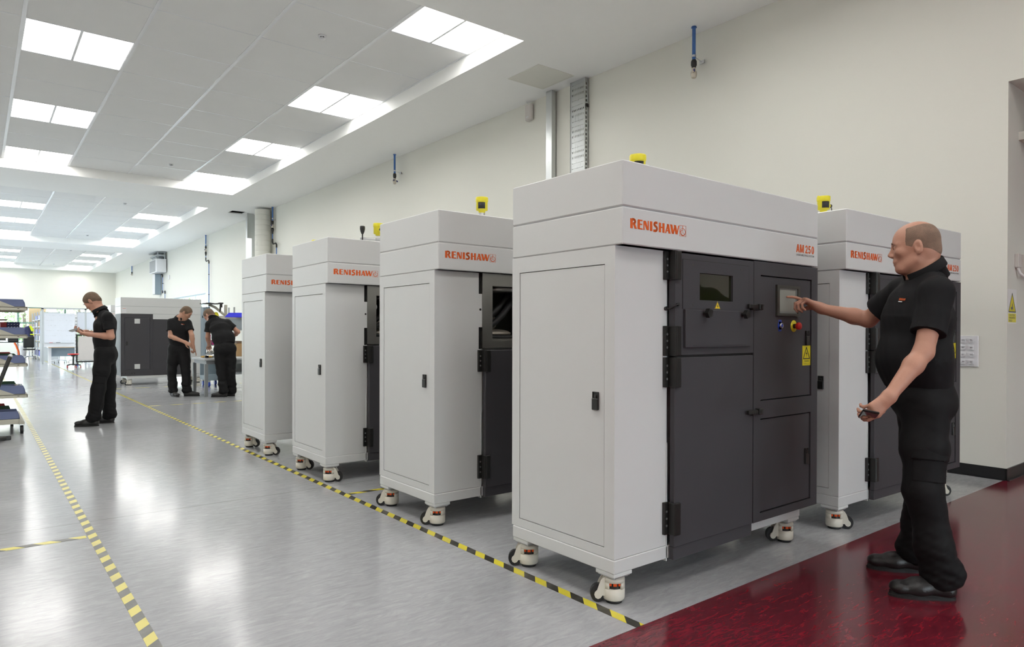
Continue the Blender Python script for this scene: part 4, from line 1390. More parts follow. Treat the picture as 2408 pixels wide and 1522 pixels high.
def person(label, J, res, skin='skin', hairm='hairb', bald=False, fwd=None, up=(0, 0, 1), hands=None, girth=1.0, seed=1, lat=None, hem=None, loc=None, dress=1.0, sleeve=.62, pocket=True):
    """J: joints in world space. fwd: facing of head; lat: direction from right to left across the shoulders"""
    A_ = {k: np.asarray(v, float) for k, v in J.items()}
    o = loc if loc is not None else (A_['pelv'][0], A_['pelv'][1], 0)
    t = thing('person', label, 'person', o)
    O = np.array([o[0], o[1], 0.0])
    A_ = {k: v - O for k, v in A_.items()}
    lat = nrm(lat if lat is not None else A_['shL'] - A_['shR'])
    cf = nrm(np.cross(lat, (0, 0, 1)))      # chest front
    cf = -cf if np.dot(cf, fwd) < 0 and abs(np.dot(cf, nrm(fwd))) > .2 else cf
    g = girth
    # ---- skin: one continuous figure
    B = Body()
    P, Ax = head(B, A_['head'], fwd, up)
    hc = A_['head']
    B.cone(P(-.028, 0, -.045), A_['neck'] - (0, 0, .02), .054, .060, k=.035)
    B.cone(A_['neck'] - (0, 0, .03), A_['chest'], .075, .115, k=.06, flat=(lat, .72))
    B.cone(A_['chest'], A_['belly'], .11 * g, .11 * g, k=.06, flat=(lat, .75))
    B.cone(A_['belly'], A_['pelv'], .11 * g, .115, k=.06, flat=(lat, .75))
    tips = {}
    for s in 'LR':
        sh, el, wr = A_['sh' + s], A_['el' + s], A_['wr' + s]
        B.cone(sh, el, .052, .041, k=.03)
        m = el + (wr - el) * .3
        B.cone(el, m, .041, .042, k=.02)
        B.cone(m, wr, .042, .027, k=.02)
        hd = hands[s]
        tips[s] = hand(B, wr + nrm(hd[0]) * .012, hd[0], hd[1], 1 if s == 'L' else -1, hd[2], **(hd[3] if len(hd) > 3 else {}))
        B.cone(wr, wr + nrm(hd[0]) * .03, .026, .020, k=.02)
        hp, kn, an = A_['hip' + s], A_['kn' + s], A_['an' + s]
        B.cone(hp, kn, .078, .052, k=.04); B.cone(kn, an, .052, .036, k=.03)
        B.cone(an, an + (0, 0, -.03), .036, .034, k=.02)
    b = B.build('body', skin, res, t)
    head_parts(t, P, Ax, hairm, bald, res)
    # ---- shirt
    S = Body()
    nk, ch, be, pe = A_['neck'], A_['chest'], A_['belly'], A_['pelv']
    up_t = nrm(ch - pe)
    midsh = (A_['shL'] + A_['shR']) / 2
    S.cone(nk - up_t * .03, midsh - up_t * .05, .066, .095, k=.05, flat=(lat, .72))
    S.cone(midsh - up_t * .06, ch, .100, .128 * (.6 + .4 * g), k=.06, flat=(lat, .66))
    S.cone(ch, be, .128 * (.6 + .4 * g), .130 * g, k=.05, flat=(lat, .74))
    S.cone(be, pe + up_t * .04, .130 * g, .128 * (.5 + .5 * g), k=.05, flat=(lat, .74))
    for s in 'LR':
        sh, el = A_['sh' + s], A_['el' + s]
        S.cone(nk - up_t * .025 + (sh - nk) * .12, sh + up_t * .005, .056, .056, k=.05)
        S.cone(sh, sh + (el - sh) * (sleeve - .22), .064, .066, k=.04)
        S.cone(sh + (el - sh) * (sleeve - .25), sh + (el - sh) * (sleeve + .03), .068, .074, k=.008, cap=True)
    hz = hem if hem is not None else pe[2] + .022
    S.cut((pe[0], pe[1], hz), -(up_t * .9 + np.array([0, 0, .1])))
    axn = nrm(cf * .50 + up_t * .86)
    cc = nk + up_t * .014 + cf * .006
    shirt = S.build('shirt', 'shirt', res, t, folds(seed, .004 * dress, (1.2, 1.2, .8), 13))
    # collar: a folded band round the neck, open at the throat
    cm_ = MB()
    n = 36
    cl = nrm(lat - axn * np.dot(lat, axn)); cfr = np.cross(cl, axn)
    if np.dot(cfr, cf) < 0: cfr = -cfr
    bpy.context.view_layer.update()
    ring = []
    for h in (.028, -.006, -.062):
        rr = []
        for i in range(n + 1):
            a = PI * .5 + .22 + (2 * PI - .44) * i / n
            dv = cl * math.cos(a) + cfr * math.sin(a)
            q = cc + axn * h
            ok, hit, _, _ = b.ray_cast(Vector(q + dv * .16), Vector(-dv))
            d_ = np.dot(np.array(hit) - q, dv) if ok else .065
            rr.append(min(max(d_, .050), .088 if h > -.02 else .118))
        for _ in range(4):
            rr = [rr[0]] + [(rr[i - 1] + 2 * rr[i] + rr[i + 1]) / 4 for i in range(1, n)] + [rr[-1]]
        ring.append(rr)
    vs = []
    for i in range(n + 1):
        a = PI * .5 + .22 + (2 * PI - .44) * i / n
        dv = cl * math.cos(a) + cfr * math.sin(a)
        ft = max(0, math.sin(a)) ** 3           # points of the collar lie lower at the throat
        t_, m_, l_ = ring[0][i], ring[1][i], ring[2][i]
        for r, h in ((l_ + .004, -.062), (m_ + .004, -.006), (t_ + .004, .028), (t_ + .009, .032), (t_ + .013, .028), (m_ + .021, -.008 - .012 * ft), (m_ + .019, -.013 - .014 * ft), (m_ + .010, -.004), (l_ + .010, -.062)):
            vs.append(cc + dv * r + axn * h)
    K = 9
    fs = []
    for i in range(n):
        for k in range(K):
            p, q = i * K + k, i * K + (k + 1) % K
            fs.append((p, q, q + K, p + K))
    cm_.add(vs, fs, 0, True)
    cm_.add(vs, [tuple(range(K)), tuple(n * K + k for k in range(K))[::-1]])
    obj('collar', cm_, 'shirt', shirt)
    # ---- trousers
    R = Body()
    R.cone(pe + up_t * .055, pe - (0, 0, .03), .122 * (.5 + .5 * g), .128 * (.6 + .4 * g), k=.05, flat=(lat, .76))
    for s in 'LR':
        hp, kn, an = A_['hip' + s], A_['kn' + s], A_['an' + s]
        sd = 1 if s == 'L' else -1
        R.cone(hp + (0, 0, .02), hp + (kn - hp) * .5, .107, .096, k=.05)
        R.cone(hp + (kn - hp) * .5, kn, .094, .082, k=.04)
        R.cone(kn, kn + (an - kn) * .6, .082, .079, k=.04)
        R.cone(kn + (an - kn) * .6, an + (0, 0, .03), .079, .078, k=.03)
        R.cone(an + (0, 0, .03) - nrm((A_['toe' + s] - an) * (1, 1, 0)) * .025, an + (0, 0, .02) + nrm((A_['toe' + s] - an) * (1, 1, 0)) * .025, .064, .060, k=.03)
        R.cut_z = None
    R.ell(pe - cf * .06 - (0, 0, .05), np.array([lat, cf, (0, 0, 1)]), (.14, .085, .12), .05)
    R.cut((0, 0, .035), (0, 0, -1))
    R.cut(pe + up_t * .062, up_t)
    fz = folds(seed + 5, .005 * dress, (.9, .9, 1.3), 11)
    fz2 = folds(seed + 9, .007 * dress, (.7, .7, 2.0), 20)
    tr = R.build('trousers', 'trouser', res, t, lambda v: fz(v) + fz2(v) * np.clip(1.15 - v[:, 2] / .42, .15, 1))
    # cargo pocket flaps on the outer thighs
    if pocket:
        for s in 'LR':
            hp, kn = A_['hip' + s], A_['kn' + s]
            sd = 1 if s == 'L' else -1
            ax_ = nrm(kn - hp)
            od = nrm(lat * sd - ax_ * np.dot(lat * sd, ax_)); fd = np.cross(ax_, od)
            c = hp + (kn - hp) * .52
            K = Body()
            K.cone(c - ax_ * .02, c + ax_ * .15, .098, .092, k=.01)
            K.cut(c + od * .035, -od)
            K.cut(c + fd * .075, fd); K.cut(c - fd * .075, -fd)
            K.cut(c, -ax_); K.cut(c + ax_ * .15, ax_)
            pk = K.build('cargo_pocket', 'trouser', res, tr)
            K2 = Body()
            K2.cone(c - ax_ * .03, c + ax_ * .06, .106, .104, k=.01)
            K2.cut(c + od * .035, -od)
            K2.cut(c + fd * .082, fd); K2.cut(c - fd * .082, -fd)
            K2.cut(c - ax_ * .008, -ax_); K2.cut(c + ax_ * .048, ax_)
            K2.build('pocket_flap', 'trouser', res, tr)
    for s in 'LR':
        an = A_['an' + s]
        toe = A_['toe' + s]
        d = nrm((toe - an) * (1, 1, 0))
        shoe(t, an * (1, 1, 0) - d * .060, an * (1, 1, 0) + d * .22, res)
    return t, tips, A_, P, Ax, shirt, cf, lat, O

def chest_badge(t, shirt, pos, n, latv, wd=.05):
    """small embroidered chest mark: orange word over a pale line, laid on the cloth"""
    n = nrm(n); x = nrm(np.asarray(latv, float) - n * np.dot(latv, n)); z = np.cross(n, x)
    if z[2] < 0: x, z = -x, -z
    me = text_mesh('RENISHAW', -wd / 2, wd / 2, 0, .012, tuple(x), tuple(z), tuple(pos), 'orange', .03, .001)
    link('chest_mark', me, shirt)
    obj('chest_line', MB().prism([(-wd * .5, -.008), (wd * .1, -.008), (wd * .1, -.004), (-wd * .5, -.004)], 0, .001, tuple(x), tuple(z), tuple(pos)), 'paper', shirt)

RELAX = ((35, 40, 25), (40, 45, 25), (45, 45, 30), (50, 45, 30))
# --- the man at the screen ---------------------------------------------------
J1 = dict(head=(3.618, 1.388, 1.672), neck=(3.672, 1.352, 1.545), shL=(3.495, 1.245, 1.440), elL=(3.377, 1.257, 1.164), wrL=(3.205, 1.330, 0.968),
          shR=(3.745, 1.500, 1.470), elR=(3.800, 1.689, 1.322), wrR=(3.708, 1.902, 1.385), chest=(3.625, 1.378, 1.330), belly=(3.606, 1.384, 1.120), pelv=(3.640, 1.375, 0.965),
          hipL=(3.565, 1.318, 0.905), knL=(3.510, 1.305, 0.505), anL=(3.556, 1.242, 0.09), hipR=(3.735, 1.405, 0.905), knR=(3.790, 1.405, 0.490), anR=(3.850, 1.470, 0.09),
          toeL=(3.405, 1.432, 0), toeR=(3.735, 1.64, 0))
t1, tips, A1, P1, Ax1, sh1, cf1, lat1, O1 = person('balding man in black polo and cargo trousers touching the machine screen', J1, .0045, skin='skin', hairm='hair', bald=True,
    fwd=(-.38, .92, -.06), lat=(-.70, -.71, 0), girth=1.12, seed=3, loc=(3.62, 1.38, 0), sleeve=.66,
    hands={'R': ((-.50, .72, .50), (.25, -.40, -.88), ((8, 12, 8), (55, 60, 40), (65, 65, 40), (70, 60, 40)), dict(thumb=(.75, .25), spread=.05)),
           'L': ((-.62, .42, -.66), (.55, .75, .10), ((40, 40, 20), (45, 45, 25), (48, 45, 25), (50, 45, 25)), dict(thumb=(.9, .35), spread=.05))})
phone = thing('phone', 'dark mobile phone in the lowered hand of the balding man', 'phone', tuple(A1['wrL'] + O1 + np.array((-.075, .058, -.085))))
obj('phone_case', MB().box(-.034, .034, -.0045, .0045, -.065, .065, .004), 'blackp', phone)
obj('phone_screen', MB().box(-.030, .030, -.0052, -.0045, -.055, .055), 'tint', phone)
phone.rotation_euler = (math.radians(68), math.radians(10), math.radians(-60))

lp = A1['chest'] + O1
def badge(t, sh, A, O, cf, lat, side, up, outd, wd=.055):
    """find the cloth surface in front of the chest by ray casting on the shirt mesh"""
    bpy.context.view_layer.update()
    p0 = A['chest'] + lat * side + np.array((0, 0, up))
    d = -np.asarray(cf)
    ok, hit, nn, _ = sh.ray_cast(Vector(p0 - d * .4), Vector(d))
    if ok:
        chest_badge(t, sh, np.array(hit) + np.array(nn) * .0015, np.array(nn), lat, wd)
badge(t1, sh1, A1, O1, cf1, lat1, .085, .075, .1, .040)

# --- man reading a handheld in the aisle -------------------------------------
J2 = dict(head=(1.205, 10.500, 1.640), neck=(1.300, 10.445, 1.520), shL=(1.345, 10.230, 1.425), elL=(1.378, 10.185, 1.176), wrL=(1.150, 10.370, 1.205),
          shR=(1.375, 10.600, 1.435), elR=(1.380, 10.640, 1.186), wrR=(1.150, 10.610, 1.235), chest=(1.345, 10.425, 1.325), belly=(1.335, 10.430, 1.150), pelv=(1.340, 10.440, 0.985),
          hipL=(1.318, 10.345, 0.925), hipR=(1.372, 10.530, 0.925), knL=(1.255, 10.335, 0.510), knR=(1.400, 10.555, 0.500), anL=(1.205, 10.370, 0.09), anR=(1.415, 10.610, 0.09),
          toeL=(0.980, 10.470, 0), toeR=(1.190, 10.720, 0))
t2, tips2, A2, P2, Ax2, sh2, cf2, lat2, O2 = person('man in black polo standing in the aisle, head bowed over a handheld device', J2, .008, hairm='hairb',
    fwd=(-.60, .45, -.62), up=(-.35, .25, .85), lat=(-.30, -.95, 0), girth=.93, seed=11, loc=(1.32, 10.45, 0), sleeve=.62,
    hands={'L': ((-.82, .50, .16), (.05, .45, .9), ((20, 35, 25), (25, 40, 25), (30, 40, 25), (35, 40, 25)), dict(thumb=(.7, .3), r0=.0095)),
           'R': ((-.88, -.25, .10), (.05, -.45, .9), ((20, 35, 25), (25, 40, 25), (30, 40, 25), (35, 40, 25)), dict(thumb=(.7, .3), r0=.0095))}, pocket=True)
badge(t2, sh2, A2, O2, cf2, lat2, .08, .07, .1)
hd = thing('handheld_device', 'slim grey handheld held in both hands of the man in the aisle', 'handheld device', (1.010, 10.515, 1.262))
obj('device_case', MB().box(-.06, .06, -.036, .036, -.006, .006, .003), 'zinc', hd)
obj('device_screen', MB().box(-.052, .052, -.031, .031, .006, .0068), 'wb', hd)
hd.rotation_euler = (math.radians(12), math.radians(18), math.radians(145))

# --- man pointing at the pump -------------------------------------------------
J3 = dict(head=(3.140, 14.020, 1.600), neck=(3.065, 14.120, 1.510), shR=(2.905, 14.190, 1.420), elR=(2.885, 14.095, 1.150), wrR=(3.075, 13.830, 1.045),
          shL=(3.185, 14.050, 1.405), elL=(3.215, 13.900, 1.165), wrL=(3.228, 13.860, 0.965), chest=(3.050, 14.130, 1.310), belly=(3.040, 14.145, 1.120), pelv=(3.045, 14.160, 0.955),
          hipR=(2.965, 14.185, 0.880), hipL=(3.120, 14.120, 0.880), knR=(2.925, 14.170, 0.480), knL=(3.145, 14.070, 0.480), anR=(2.940, 14.170, 0.09), anL=(3.165, 14.050, 0.09),
          toeR=(2.985, 13.960, 0), toeL=(3.400, 13.930, 0))
t3, tips3, A3, P3, Ax3, sh3, cf3, lat3, O3 = person('man in black polo pointing a finger down at the pump on the table', J3, .009, skin='skin2', hairm='hairb',
    fwd=(.62, -.42, -.58), up=(.35, -.2, .9), girth=.95, seed=21, loc=(3.045, 14.15, 0), sleeve=.60,
    hands={'R': ((.72, -.45, -.42), (.25, .7, -.5), ((15, 25, 15), (40, 45, 30), (50, 50, 30), (55, 50, 30)), dict(thumb=(.5, .2), r0=.0105)),
           'L': ((.30, -.10, -.95), (-.75, .35, -.3), ((5, 8, 5), (65, 70, 40), (70, 70, 40), (70, 70, 40)), dict(thumb=(.6, .1), r0=.0105))}, pocket=True)
badge(t3, sh3, A3, O3, cf3, lat3, .085, .07, .1)

# --- man leaning over the table -----------------------------------------------
J4 = dict(head=(3.545, 13.985, 1.560), neck=(3.605, 13.865, 1.490), shL=(3.520, 13.880, 1.375), elL=(3.500, 13.900, 1.135), wrL=(3.550, 14.010, 0.985),
          shR=(3.815, 13.680, 1.405), elR=(3.980, 13.620, 1.235), wrR=(3.930, 13.880, 1.110), chest=(3.685, 13.720, 1.310), belly=(3.708, 13.600, 1.120), pelv=(3.715, 13.520, 0.965),
          hipL=(3.628, 13.560, 0.890), hipR=(3.800, 13.490, 0.890), knL=(3.650, 13.530, 0.480), knR=(3.815, 13.500, 0.480), anL=(3.680, 13.485, 0.09), anR=(3.850, 13.560, 0.09),
          toeL=(3.470, 13.610, 0), toeR=(3.66, 13.72, 0))
t4, tips4, A4, P4, Ax4, sh4, cf4, lat4, O4 = person('stocky man in black seen from behind, leaning over the grey steel table', J4, .009, skin='skin', hairm='hairb',
    fwd=(-.48, .60, -.60), up=(-.3, .4, .85), lat=(-.85, .52, 0), girth=1.1, seed=31, loc=(3.72, 13.53, 0), sleeve=.56,
    hands={'L': ((.25, .80, -.35), (.2, -.3, -.9), ((25, 35, 20), (30, 40, 20), (35, 40, 20), (40, 40, 20)), dict(thumb=(.5, .2), r0=.0105)),
           'R': ((-.35, .90, -.10), (-.3, -.1, -.9), ((25, 35, 20), (30, 40, 20), (35, 40, 20), (40, 40, 20)), dict(thumb=(.5, .2), r0=.0105))}, pocket=True)
# ================================================================== fixtures on walls and ceiling
def air_drop(label, x, y, zs, long_to=None, lever=None):
    """blue compressed-air pipe through the ceiling with clip, black union, ball valve"""
    t = thing('air_pipe', label, 'pipe', (x, y, ZC), 0, 'blue compressed air pipes on the right wall')
    lever = lever if lever is not None else (1 if WX - x > .13 else .35)
    z = [v - ZC for v in zs]                # top, clip, union top, valve top, valve end
    obj('pipe', MB().cyl((0, 0, .02), (0, 0, z[2]), .021, n=14).cyl((0, 0, -.012), (0, 0, 0), .034, .03, n=14), 'bluepipe', t)
    wx = WX - x - .021
    c = MB().cyl((0, 0, z[1] - .012), (0, 0, z[1] + .012), .027, n=14).cyl((0, 0, z[1]), (wx, 0, z[1] - .03), .004, n=6).box(wx - .012, wx, -.035, .035, z[1] - .05, z[1] - .01)
    obj('wall_clip', c, 'zinc', t)
    h = z[2] - z[3]
    obj('union', MB().lathe([(.022, z[3]), (.027, z[3] + .01), (.027, z[3] + h * .25), (.034, z[3] + h * .3), (.034, z[3] + h * .8), (.026, z[2])], n=14), 'blackp', t)
    v = z[3] - z[4]
    obj('ball_valve', MB().lathe([(.024, z[4]), (.031, z[4] + .008), (.036, z[4] + v * .35), (.036, z[4] + v * .6), (.024, z[4] + v * .7), (.024, z[3])], n=14).cyl((-.036, -.02, z[4] + v * .5), (-.055, -.03, z[4] + v * .5), .012, n=8), 'nickel', t)
    obj('valve_lever', MB().prism([(-.055, -.035), (-.045, -.045), (.09 * lever, .03), (.085 * lever, .045)], z[4] + v * .5, z[4] + v * .5 + .028), 'bluelever', t)
    if long_to is not None:
        zu, ze, dy, zb = long_to[0] - ZC, long_to[1] - ZC, long_to[2], long_to[3] - ZC
        obj('lower_union', MB().lathe([(.02, z[4] - (z[2] - z[3]) * 1.6), (.028, z[4] - .10), (.035, z[4] - .08), (.035, z[4] - .02), (.024, z[4])], n=14), 'blackp', t)
        obj('pipe', MB().cyl((0, 0, z[4] - .05), (0, 0, zu), .014, n=10).cyl((0, dy, ze - .06), (0, dy, zb), .014, n=10), 'bluepipe', t)
        obj('elbow', MB().tube([(0, 0, zu + .05), (0, 0, zu - .05), (0, dy * .15, zu - .10), (0, dy * .85, ze + .03), (0, dy, ze - .02), (0, dy, ze - .10)], .022, 10), 'blackp', t)
        k = MB()
        zz = ze - .5
        while zz > zb + .1:
            k.box(-.02, wx - .03, dy - .02, dy + .02, zz - .012, zz + .012)
            zz -= .75
        obj('pipe_clip', k, 'blackp', t)
    return t
air_drop('nearest short blue air pipe, hanging from the ceiling high above the two front machines', 6.661, 4.974, (4.862, 4.514, 4.469, 4.374, 4.258))
air_drop('short blue air pipe with valve above the gap behind the third machine', 6.691, 12.339, (4.862, 4.524, 4.472, 4.368, 4.256))
air_drop('blue air pipe with black elbows beside the round cream column', 6.759, 19.796, (4.862, 4.528, 4.467, 4.355, 4.257), (3.886, 3.75, -.33, 0.6))
air_drop('long blue air pipe down the wall behind the man leaning over the table', 6.774, 27.166, (4.862, 4.51, 4.446, 4.35, 4.238), (3.967, 3.855, -.43, 0.6))
air_drop('farthest short blue air pipe near the far wall corner', 6.80, 42.8, (4.862, 4.60, 4.531, 4.436, 4.341))

t = thing('wall_sensor', 'small rounded beige box with short aerial under the ceiling, right wall', 'sensor', (WX, 8.19, 4.56))
obj('housing', MB().box(-.075, -.001, -.075, .075, 0, .255, .018), 'offwh', t)
obj('aerial', MB().tube([(-.04, .01, .25), (-.05, .04, .30)], .004, 6), 'zinc', t)
obj('front_mark', MB().box(-.077, -.0745, -.02, .035, .045, .06), 'socket', t)

def trunking(label, y0, y1, d, z0, lid=True):
    t = thing('cable_trunking', label, 'trunking', (WX - .021, (y0 + y1) / 2, z0))
    h = (y1 - y0) / 2
    obj('channel', MB().box(-d, 0, -h, h, 0, ZC - z0, .003), 'galv', t)
    obj('lid', MB().box(-d - .004, -d + .001, -h - .003, h + .003, 0, ZC - z0, .001), 'galv', t)
    s_ = MB()
    for z in (.6, 1.7, 2.8):
        if z < ZC - z0: s_.cyl((-d - .007, 0, z), (-d - .003, 0, z), .009, n=8)
    obj('screw', s_, 'zinc', t)
trunking('bright galvanised cable trunking rising to the ceiling beside the perforated tray', 7.587, 7.712, .081, 1.0)
trunking('galvanised trunking with opened top by the round cream column', 21.51, 22.10, .117, 1.0)
t = thing('hanging_plate', 'pale sheet metal plate hanging by the open ceiling hatch', 'plate', (6.60, 21.3, 4.1))
obj('plate', MB().box(-.10, .10, -.004, .004, 0, .76, .002), 'galv', t)
obj('fixing', MB().cyl((0, -.01, .45), (0, -.004, .45), .02, n=10).cyl((0, -.01, .12), (0, -.004, .12), .012, n=8), 'zinc', t)

# perforated cable tray: web with slots and two flanges
t = thing('cable_tray', 'wide perforated steel cable tray running up the wall to the ceiling', 'cable tray', (WX - .021, 7.07, 1.0))
w0, w1 = -.16, .14
top = ZC - 1.0
slots = []
z = 1.4
k = 0
while z < top - .05:
    for i in range(8):
        a = w0 + .03 + i * .032
        hgt = .008 if k % 4 in (0, 1) else .028
        slots.append((a, a + .012, z, z + hgt))
    z += .075
    k += 1
obj('tray_web', MB().plate('x', w0, w1, 0, top, -.05, -.0475, slots), 'galv', t)
fl = MB()
hs = [(-.036, -.022, .04 + i * .06, .075 + i * .06) for i in range(int(top / .06) - 1)]
fl.plate('y', -.062, -.002, 0, top, w0 - .002, w0, [(-.045, -.02, h[2], h[3]) for h in hs])
fl.plate('y', -.062, -.002, 0, top, w1, w1 + .002, [(-.045, -.02, h[2], h[3]) for h in hs])
obj('tray_flange', fl, 'galv', t)
bk = MB()
for z in (.5, 1.9, 3.45): bk.box(-.046, 0, w0 - .02, w1 + .02, z, z + .04)
obj('tray_bracket', bk, 'blackp', t)

tag(obj('access_panel', MB().box(5.965, 6.60, 6.98, 7.63, ZC - .004, ZC + .012, .002).plate('z', 5.95, 6.615, 6.965, 7.645, ZC - .006, ZC + .001, [(5.975, 6.59, 6.99, 7.62)]), 'wall'), 'square cream access panel set in the plaster ceiling', 'access panel')
sm_lab = ['nearest round smoke detector, between the first light rows', 'smoke detector near the far edge of the first recess', 'smoke detector at the near end of the second recess', 'smoke detector at the far end of the second recess', 'smoke detector at the near end of the last recess', 'smoke detector farthest down the hall']
sd = None
for i, (x, y) in enumerate(((3.518, 8.425), (3.511, 17.053), (3.498, 23.146), (3.485, 31.8), (3.522, 38.26), (3.484, 46.68))):
    if sd is None:
        sd = thing('smoke_detector', sm_lab[0], 'smoke detector', (x, y, ZR), 0, 'ceiling smoke detectors')
        obj('base', MB().lathe([(0, 0), (.052, 0), (.050, -.018), (0, -.018)], n=20), 'socket', sd)
        obj('smoke_chamber', MB().lathe([(.030, -.018), (.030, -.034), (0, -.034)], n=18), 'black', sd)
        c = MB().lathe([(.040, -.034), (.036, -.046), (.0, -.048)], n=20)
        for q in range(6):
            c.box(.033 * math.cos(q * PI / 3) - .004, .033 * math.cos(q * PI / 3) + .004, .033 * math.sin(q * PI / 3) - .004, .033 * math.sin(q * PI / 3) + .004, -.036, -.017)
        obj('cap', c, 'socket', sd)
    else:
        dup(sd, (x, y, ZR), label=sm_lab[i])

# round column clad in thin horizontal bands
cl = MB()
prof = []
zz = 0.0
while zz < ZC:
    prof += [(.214, zz), (.218, zz + .01), (.218, zz + .14), (.214, zz + .15)]
    zz += .15
cl.lathe([p for p in prof if p[1] <= ZC], n=36)
o = obj('column', cl, 'wall', None, (6.60, 20.17, 0))
tag(o, 'round cream column against the right wall beside the trunking', 'column')

# wall heater/air unit far down the right wall
t = thing('air_unit', 'white louvred air unit hung under the ceiling far down the right wall', 'air conditioner', (WX - .021, 34.9, 3.93))
obj('casing', MB().box(-.42, -.02, -.85, .75, .0, .60, .01), 'socket', t)
gr = MB()
for k in range(22):
    gr.box(-.432, -.419, -.55 + k * .058, -.52 + k * .058, .04, .56)
obj('louvre', gr, 'greymet', t)
obj('bracket', MB().box(-.40, -.05, -.80, .70, .72, .80).box(-.36, -.1, -.5, .5, .60, .72).box(-.38, -.34, -.78, -.74, .58, .912).box(-.1, -.06, -.78, -.74, .58, .912).box(-.45, -.02, -.9, .8, .895, .912), 'greymet', t)
t = thing('duct_box', 'pale blue-grey boxed duct below the louvred air unit', 'duct', (WX - .021, 35.3, 2.97))
obj('duct', MB().box(-.26, 0, -.02, .55, 0, .94, .004), 'bluegrey', t)
obj('duct_cover', MB().box(-.264, -.258, -.015, .545, .01, .94), 'socket', t)
t = thing('air_pipe', 'thin blue pipe with black bends below the louvred air unit', 'pipe', (6.78, 34.75, 3.86), 0, 'blue compressed air pipes on the right wall')
obj('pipe', MB().cyl((0, 0, -.05), (0, 0, -.76), .014, n=8).cyl((0, -.5, -.82), (0, -.5, -2.2), .014, n=8).cyl((0, 0, -.80), (0, -.5, -.80), .012, n=8), 'bluepipe', t)
obj('elbow', MB().tube([(0, .28, .02), (0, .1, .02), (0, 0, -.02), (0, 0, -.12)], .024, 8).cyl((0, 0, -.74), (0, 0, -.86), .026, n=8).cyl((0, -.5, -.76), (0, -.5, -.9), .026, n=8).box(-.02, .04, -.02, .02, -.42, -.39), 'blackp', t)
tag(obj('wall_switch', MB().box(WX - .03, WX, 33.55, 33.75, 3.58, 3.77, .004), 'socket'), 'small pale box on the wall to the right of the louvred air unit', 'switch box')

# bank of sockets beside the front machine
t = thing('socket_panel', 'white wall panel with rows of small square data sockets', 'socket panel', (WX, 2.11, .955))
obj('plate', MB().box(-.012, 0, 0, .70, 0, .27, .003), 'socket', t)
for r in range(4):
    for c in range(10):
        s_ = obj('socket', MB().plate('x', .035 + c * .062, .072 + c * .062, .022 + r * .063, .058 + r * .063, -.020, -.012, [(.043 + c * .062, .064 + c * .062, .030 + r * .063, .048 + r * .063)]), 'socket', t)

# jamb of the opening: signs, trunking with plug
JY = 1.905
t = thing('warning_notice', 'paper notice with yellow warning triangle above a yellow block, on the opening jamb', 'sign', (6.86, JY, 1.33))
obj('sheet', MB().box(0, .225, -.0012, 0, 0, .295), 'paper', t)
tr = obj('triangle', MB().prism([(.018, .098), (.203, .098), (.1105, .262)], .0012, .0018, FX, FZ, (0, 0, 0)), 'yellowl', t)
k = MB().stroke([(.018, .101), (.203, .101), (.1105, .260), (.018, .101)], .010, .0018, .0024, FX, FZ, (0, 0, 0))
k.prism([(.095 + .020 * math.cos(a * PI / 4), .132 + .014 * math.sin(a * PI / 4)) for a in range(8)], .0018, .0024, FX, FZ)
k.prism([(.120, .118), (.134, .122), (.126, .160), (.116, .180), (.108, .160)], .0018, .0024, FX, FZ)
obj('pictogram', k, 'greyp', tr)
ye = obj('yellow_block', MB().box(.012, .212, -.002, -.0012, .012, .088), 'note', t)
link('notice_text', text_mesh('CAUTION\nMAGNETIC\nFIELD', .03, .19, .018, .082, FX, FZ, (0, -.0021, 0), 'greyp', 0), ye)
t = thing('wall_trunking', 'pale box trunking with black plug inlet across the opening jamb', 'trunking', (7.165, JY, 1.765))
obj('channel', MB().box(0, 2.2, -.09, 0, 0, .17, .004), 'offwh', t)
obj('plug', MB().lathe([(.0, 0), (.034, 0), (.030, .02), (.0, .024)], (.07, -.088, .115), (0, -1, 0), 16), 'blackp', t)
t = thing('junction_plate', 'small pale cable plate with white lead looping to the trunking', 'junction box', (7.03, JY, 1.815))
obj('plate', MB().box(0, .085, -.03, 0, 0, .12, .004), 'offwh', t)
obj('cable', MB().tube([(.03, -.015, 0), (.04, -.03, -.05), (.07, -.06, -.085), (.12, -.10, -.085), (.165, -.125, -.04), (.185, -.128, .03), (.205, -.12, .062)], .011, 8), 'paper', t)

# ================================================================== trolley of parts bins at the left edge
def bin_box(label, x0, x1, y0, y1, z0, z1, m, group):
    """open-fronted stacking bin: sloping front towards +x, rim, ribs"""
    t = thing('parts_bin', label, 'bin', ((x0 + x1) / 2, (y0 + y1) / 2, z0), 0, group)
    cx = (x0 + x1) / 2
    a, b = x0 - cx, x1 - cx
    h = z1 - z0
    hy = (y1 - y0) / 2
    sd_ = [(a, 0), (b, 0), (b - .006, h * .55), (b - .024, h), (a, h)]
    w_ = MB()
    for q in (-hy, hy - .004):
        w_.prism(sd_, -q - .004, -q, (1, 0, 0), (0, 0, 1), (0, 0, 0))
    w_.box(a, b, -hy, hy, 0, .004)
    w_.box(a, a + .004, -hy, hy, 0, h)
    w_.prism([(b, 0), (b - .012, h * .55), (b - .016, h * .55), (b - .004, 0)], -hy, hy, (1, 0, 0), (0, 0, 1), (0, 0, 0))
    obj('shell', w_, m, t)
    r_ = MB()
    r_.box(a, b - .05, -hy - .005, -hy, h - .012, h).box(a, b - .05, hy, hy + .005, h - .012, h)
    for i in range(5):
        x = a + (b - a - .07) * (i + .5) / 5
        r_.box(x - .003, x + .003, -hy - .0035, -hy, .006, h - .014)
    obj('rim', r_, m, t)
    return t
tl = thing('shelf_trolley', 'beige shelf trolley of grey-blue parts bins at the left frame edge', 'trolley', (.05, 10.75, 0))
ox, oy = .05, 10.75
fr = MB()
